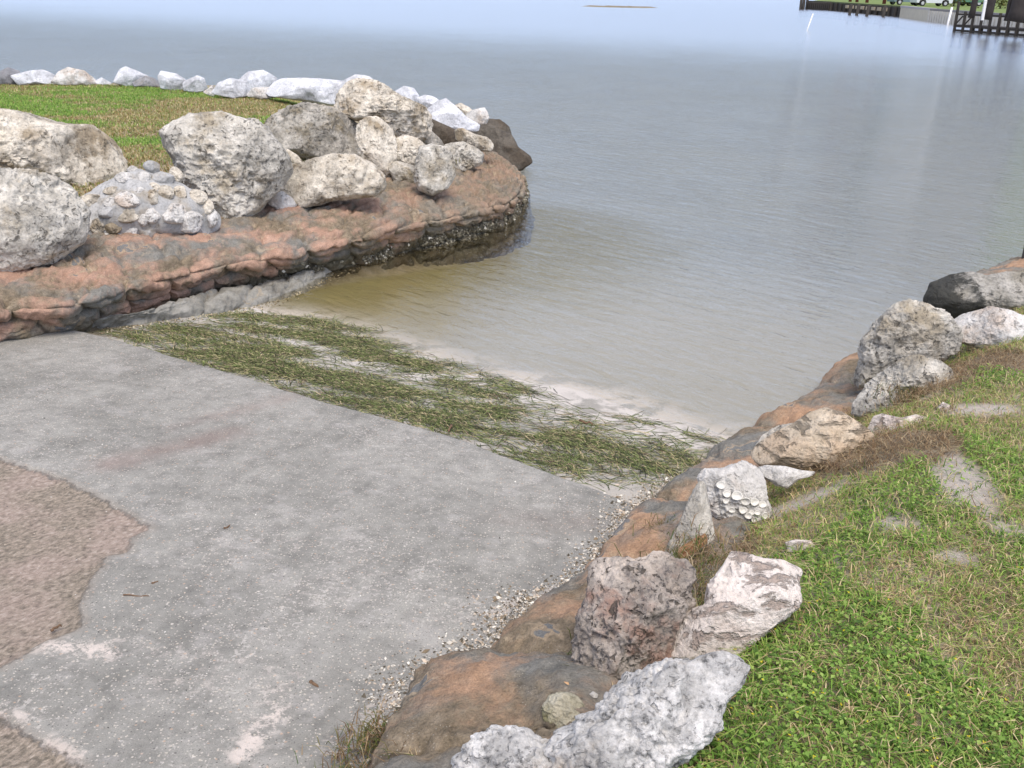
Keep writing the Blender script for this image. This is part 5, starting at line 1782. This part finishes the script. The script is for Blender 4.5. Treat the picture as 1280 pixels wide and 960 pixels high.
# white leaning pole in the water and white post by the bulkhead
q = P(1006, 38, 0)
tag(MB().tube([(q[0] - .06, q[1], -.8), (q[0] + .40, q[1], 1.02)], .042, 10).build("channel_marker", m_wht, loc=(*q[:2], -.8), smooth=True), "thin white pole leaning in open water near the far shore", "pole")
q = P(1182.5, 31, 0)
tag(MB().tube([(*q[:2], -1.5), (q[0] + .25, q[1], 1.35)], .08, 10).build("mooring_pile", m_wht, loc=(*q[:2], -1.5), smooth=True), "white post standing before the pale bulkhead by the dock", "post")
q = P(1229, 28, .6)
q = P(1228, 23, ZL)
tag(MB().box(q[0] - .07, q[1] - .07, ZL - .1, q[0] + .07, q[1] + .07, ZL + 1.0).tube([(q[0], q[1], ZL + .98), (q[0], q[1], ZL + 1.12)], [.10, .03], 8).build("fence_post", m_wht, loc=(q[0], q[1], ZL - .1)), "white square post between the two slimmer tree trunks", "post")

# sand bar
sb = P(775, 9.0, 0)
th = np.linspace(0, 2 * math.pi, 60)[:-1]
vs = [(sb[0] + 4.9 * math.cos(t) * (1 + .1 * math.sin(3 * t)), sb[1] + 3.0 * math.sin(t), -.05) for t in th]
vs2 = [(sb[0] + 3.4 * math.cos(t) * (1 + .15 * math.sin(5 * t)), sb[1] + 1.8 * math.sin(t), .10 + .05 * math.sin(7 * t)) for t in th]
n_ = len(vs)
mb = MB().add(vs + vs2, [(i, (i + 1) % n_, n_ + (i + 1) % n_, n_ + i) for i in range(n_)] + [tuple(range(n_, 2 * n_))])
tag(mb.build("sand_bar", flat("muddy_sand", (.22, .19, .13), .9, .3, .8)), "low brown sand bar far out on the water", "sand bar", kind="structure")

m_trunk = flat("dark_wood", (.04, .034, .032), .9, .45, 3)
M_CROWN = m_leaf("shrub_leaves", .2)
for (px_, py_, rad, lean), lab in zip([(1213.5, 22.5, .19, .22), (1233, 24.5, .27, .3), (1269, 27, .50, .35), (1258.5, 26.3, .17, .1)],
                                      ("slimmest of three tall dark timbers rising behind the dock", "middle one of three tall dark timbers rising behind the dock", "thickest dark timber rising behind the dock at the right edge", "thin dark timber touching the thickest one on its left")):
    q = P(px_, py_, ZL - .1)
    hh_ = [0, .5, 1.0, 1.6, 2.2]
    tag(MB().tube([(q[0] + lean * h / 2.7 + .02 * math.sin(h * 5), q[1], ZL - .1 + h) for h in hh_], [rad * k_ for k_ in (1.08, 1.0, .98, .96, .93)], 14).build("timber_post", m_trunk, loc=(q[0], q[1], ZL - .1), smooth=True), lab, "post", "dark timbers behind the dock")

# white box trailer
q = P(1213, 7.5, ZL - .06)
r_ = empty("box_trailer", q, math.radians(8))
tag(r_, "white box trailer with a green skirt parked on the far lawn", "trailer")


def lp(mb_, name, mat, smooth=False):
    return mb_.build(name, mat, r_, smooth=smooth)


lp(MB().box(-2.0, -1.2, .75, 2.0, 1.2, 3.4).box(-2.05, -1.25, 3.4, 2.05, 1.25, 3.48), "box_body", m_wht)
lp(MB().box(-1.98, -1.22, .45, 1.98, 1.18, .75), "skirt", flat("green_skirt", (.10, .22, .15), .5))
lp(MB().box(-1.9, -.9, .25, 1.9, .9, .45), "chassis", m_dk)
e_ = MB()
vv_ = [(-.55 + .5 * math.cos(t), -1.215, 1.75 + .36 * math.sin(t)) for t in np.linspace(0, 2 * math.pi, 25)[:-1]]
e_.add(vv_, [tuple(range(24))])
lp(e_, "oval_emblem", flat("purple_print", (.20, .12, .42), .5))
m_tyre = flat("tyre_rubber", (.02, .02, .022), .8)
m_rim = flat("wheel_rim", (.45, .46, .48), .35, .1, 5)


def wheel(root, x, y, rad, wdt):
    t = MB().tube([(x, y - wdt / 2, rad), (x, y + wdt / 2, rad)], rad, 20).build("wheel", m_tyre, root)
    MB().tube([(x, y - wdt / 2 - .015, rad), (x, y + wdt / 2 + .015, rad)], rad * .58, 14).build("rim", m_rim, t)


for yy in (-1.05, 1.05):
    wheel(r_, .4, yy, .36, .22)
    wheel(r_, -.45, yy, .36, .22)


# parked cars
def car(px_, py_, rz, col, label):
    q = P(px_, py_, ZL - .06)
    r_ = empty("parked_car", q, rz)
    tag(r_, label, "car", "cars parked on the far bank")
    prof = [(-2.1, .35), (-2.15, .75), (-1.9, .95), (-1.0, 1.0), (-.55, 1.45), (.75, 1.48), (1.35, 1.02), (2.0, .98), (2.15, .7), (2.1, .35), (1.75, .34), (1.65, .62), (1.3, .74), (.95, .62), (.85, .34), (-.95, .34), (-1.05, .62), (-1.4, .74), (-1.75, .62), (-1.85, .34)]
    mb = MB()
    n = len(prof)
    mb.add([(x, -.85, z) for x, z in prof] + [(x, .85, z) for x, z in prof], [tuple(range(n)), tuple(range(n, 2 * n))[::-1]] + [(i, i + n, (i + 1) % n + n, (i + 1) % n) for i in range(n)])
    mb.build("body", flat("car_paint", col, .3, .04, 1), r_)
    gl_ = flat("car_glass", (.03, .035, .04), .1, .1, 1)
    for s_ in (-1, 1):
        MB().add([(-.88, s_ * .856, 1.03), (-.5, s_ * .856, 1.38), (.70, s_ * .856, 1.40), (1.15, s_ * .856, 1.05)], [(0, 1, 2, 3)]).build("side_window", gl_, r_)
        MB().box(-2.17, s_ * .62 - .15, .68, -2.1, s_ * .62 + .15, .82).build("headlight", m_wht, r_)
        for xx in (-1.4, 1.3):
            wheel(r_, xx, s_ * .78, .32, .2)


car(1163, 7.6, math.radians(6), (.62, .64, .66), "silver car parked on the far lawn left of the trailer")
car(1133, 6.2, math.radians(10), (.16, .22, .25), "dark blue grey car parked behind the beige sea wall")
# dark red posts
for i, (px_, py_) in enumerate([(1062.5, 2.2), (1071, 2.8), (1083.5, 3.4), (1105, 5)]):
    q = P(px_, py_, ZL - .06)
    tag(MB().tube([(*q[:2], ZL - .2), (*q[:2], ZL + 2.2)], [.22, .2], 10).build("fence_post", flat("dark_red_wood", (.16, .05, .04), .8), loc=(*q[:2], ZL - .2), smooth=True),
        ["dark red post on the far lawn, leftmost of four", "dark red post second from the left on the far lawn", "dark red post third from the left on the far lawn", "dark red post of four standing closest to the parked cars"][i], "post", "dark red posts")
# shrubs
for (px_, py_), lab, yl in zip([(1192, 8), (1250, 11)], ("yellow green shrub left of the white trailer", "yellow green shrub left of the thickest trunk"), (1, 1)):
    q = P(px_, py_, ZL - .06)
    r_ = empty("shrub", q)
    tag(r_, lab, "shrub", "shrubs on the far bank")
    pp = rng.normal(0, 1, (900, 3)) * [.9, .7, .55] + [0, 0, 1.0]
    pp = pp[pp[:, 2] > 0]
    V_, F_, C_ = leaves(pp, rng.uniform(.12, .28, len(pp)), pal(len(pp), [(.16, .16, .04), (.22, .20, .07), (.10, .12, .03)], [3, 2, 2]), .8)
    mesh_np("foliage", V_, F_, M_CROWN, parent=r_, smooth=False, cols=dict(tone=C_))
    MB().tube([(0, 0, -.1), (0.1, 0, 1.0)], [.06, .03], 7).tube([(0, 0, 0), (-.4, .1, .9)], [.04, .02], 6).build("stem", m_trunk, r_)

# dark post at the right edge beyond the black pitted boulder
q = P(1281, 342, .0)
tag(MB().tube([(*q[:2], -.5), (q[0], q[1], .32)], [.06, .055], 12).build("mooring_pile", m_dk, loc=(*q[:2], -.5), smooth=True), "dark stump of a pile rising behind the black pitted boulder", "pile")
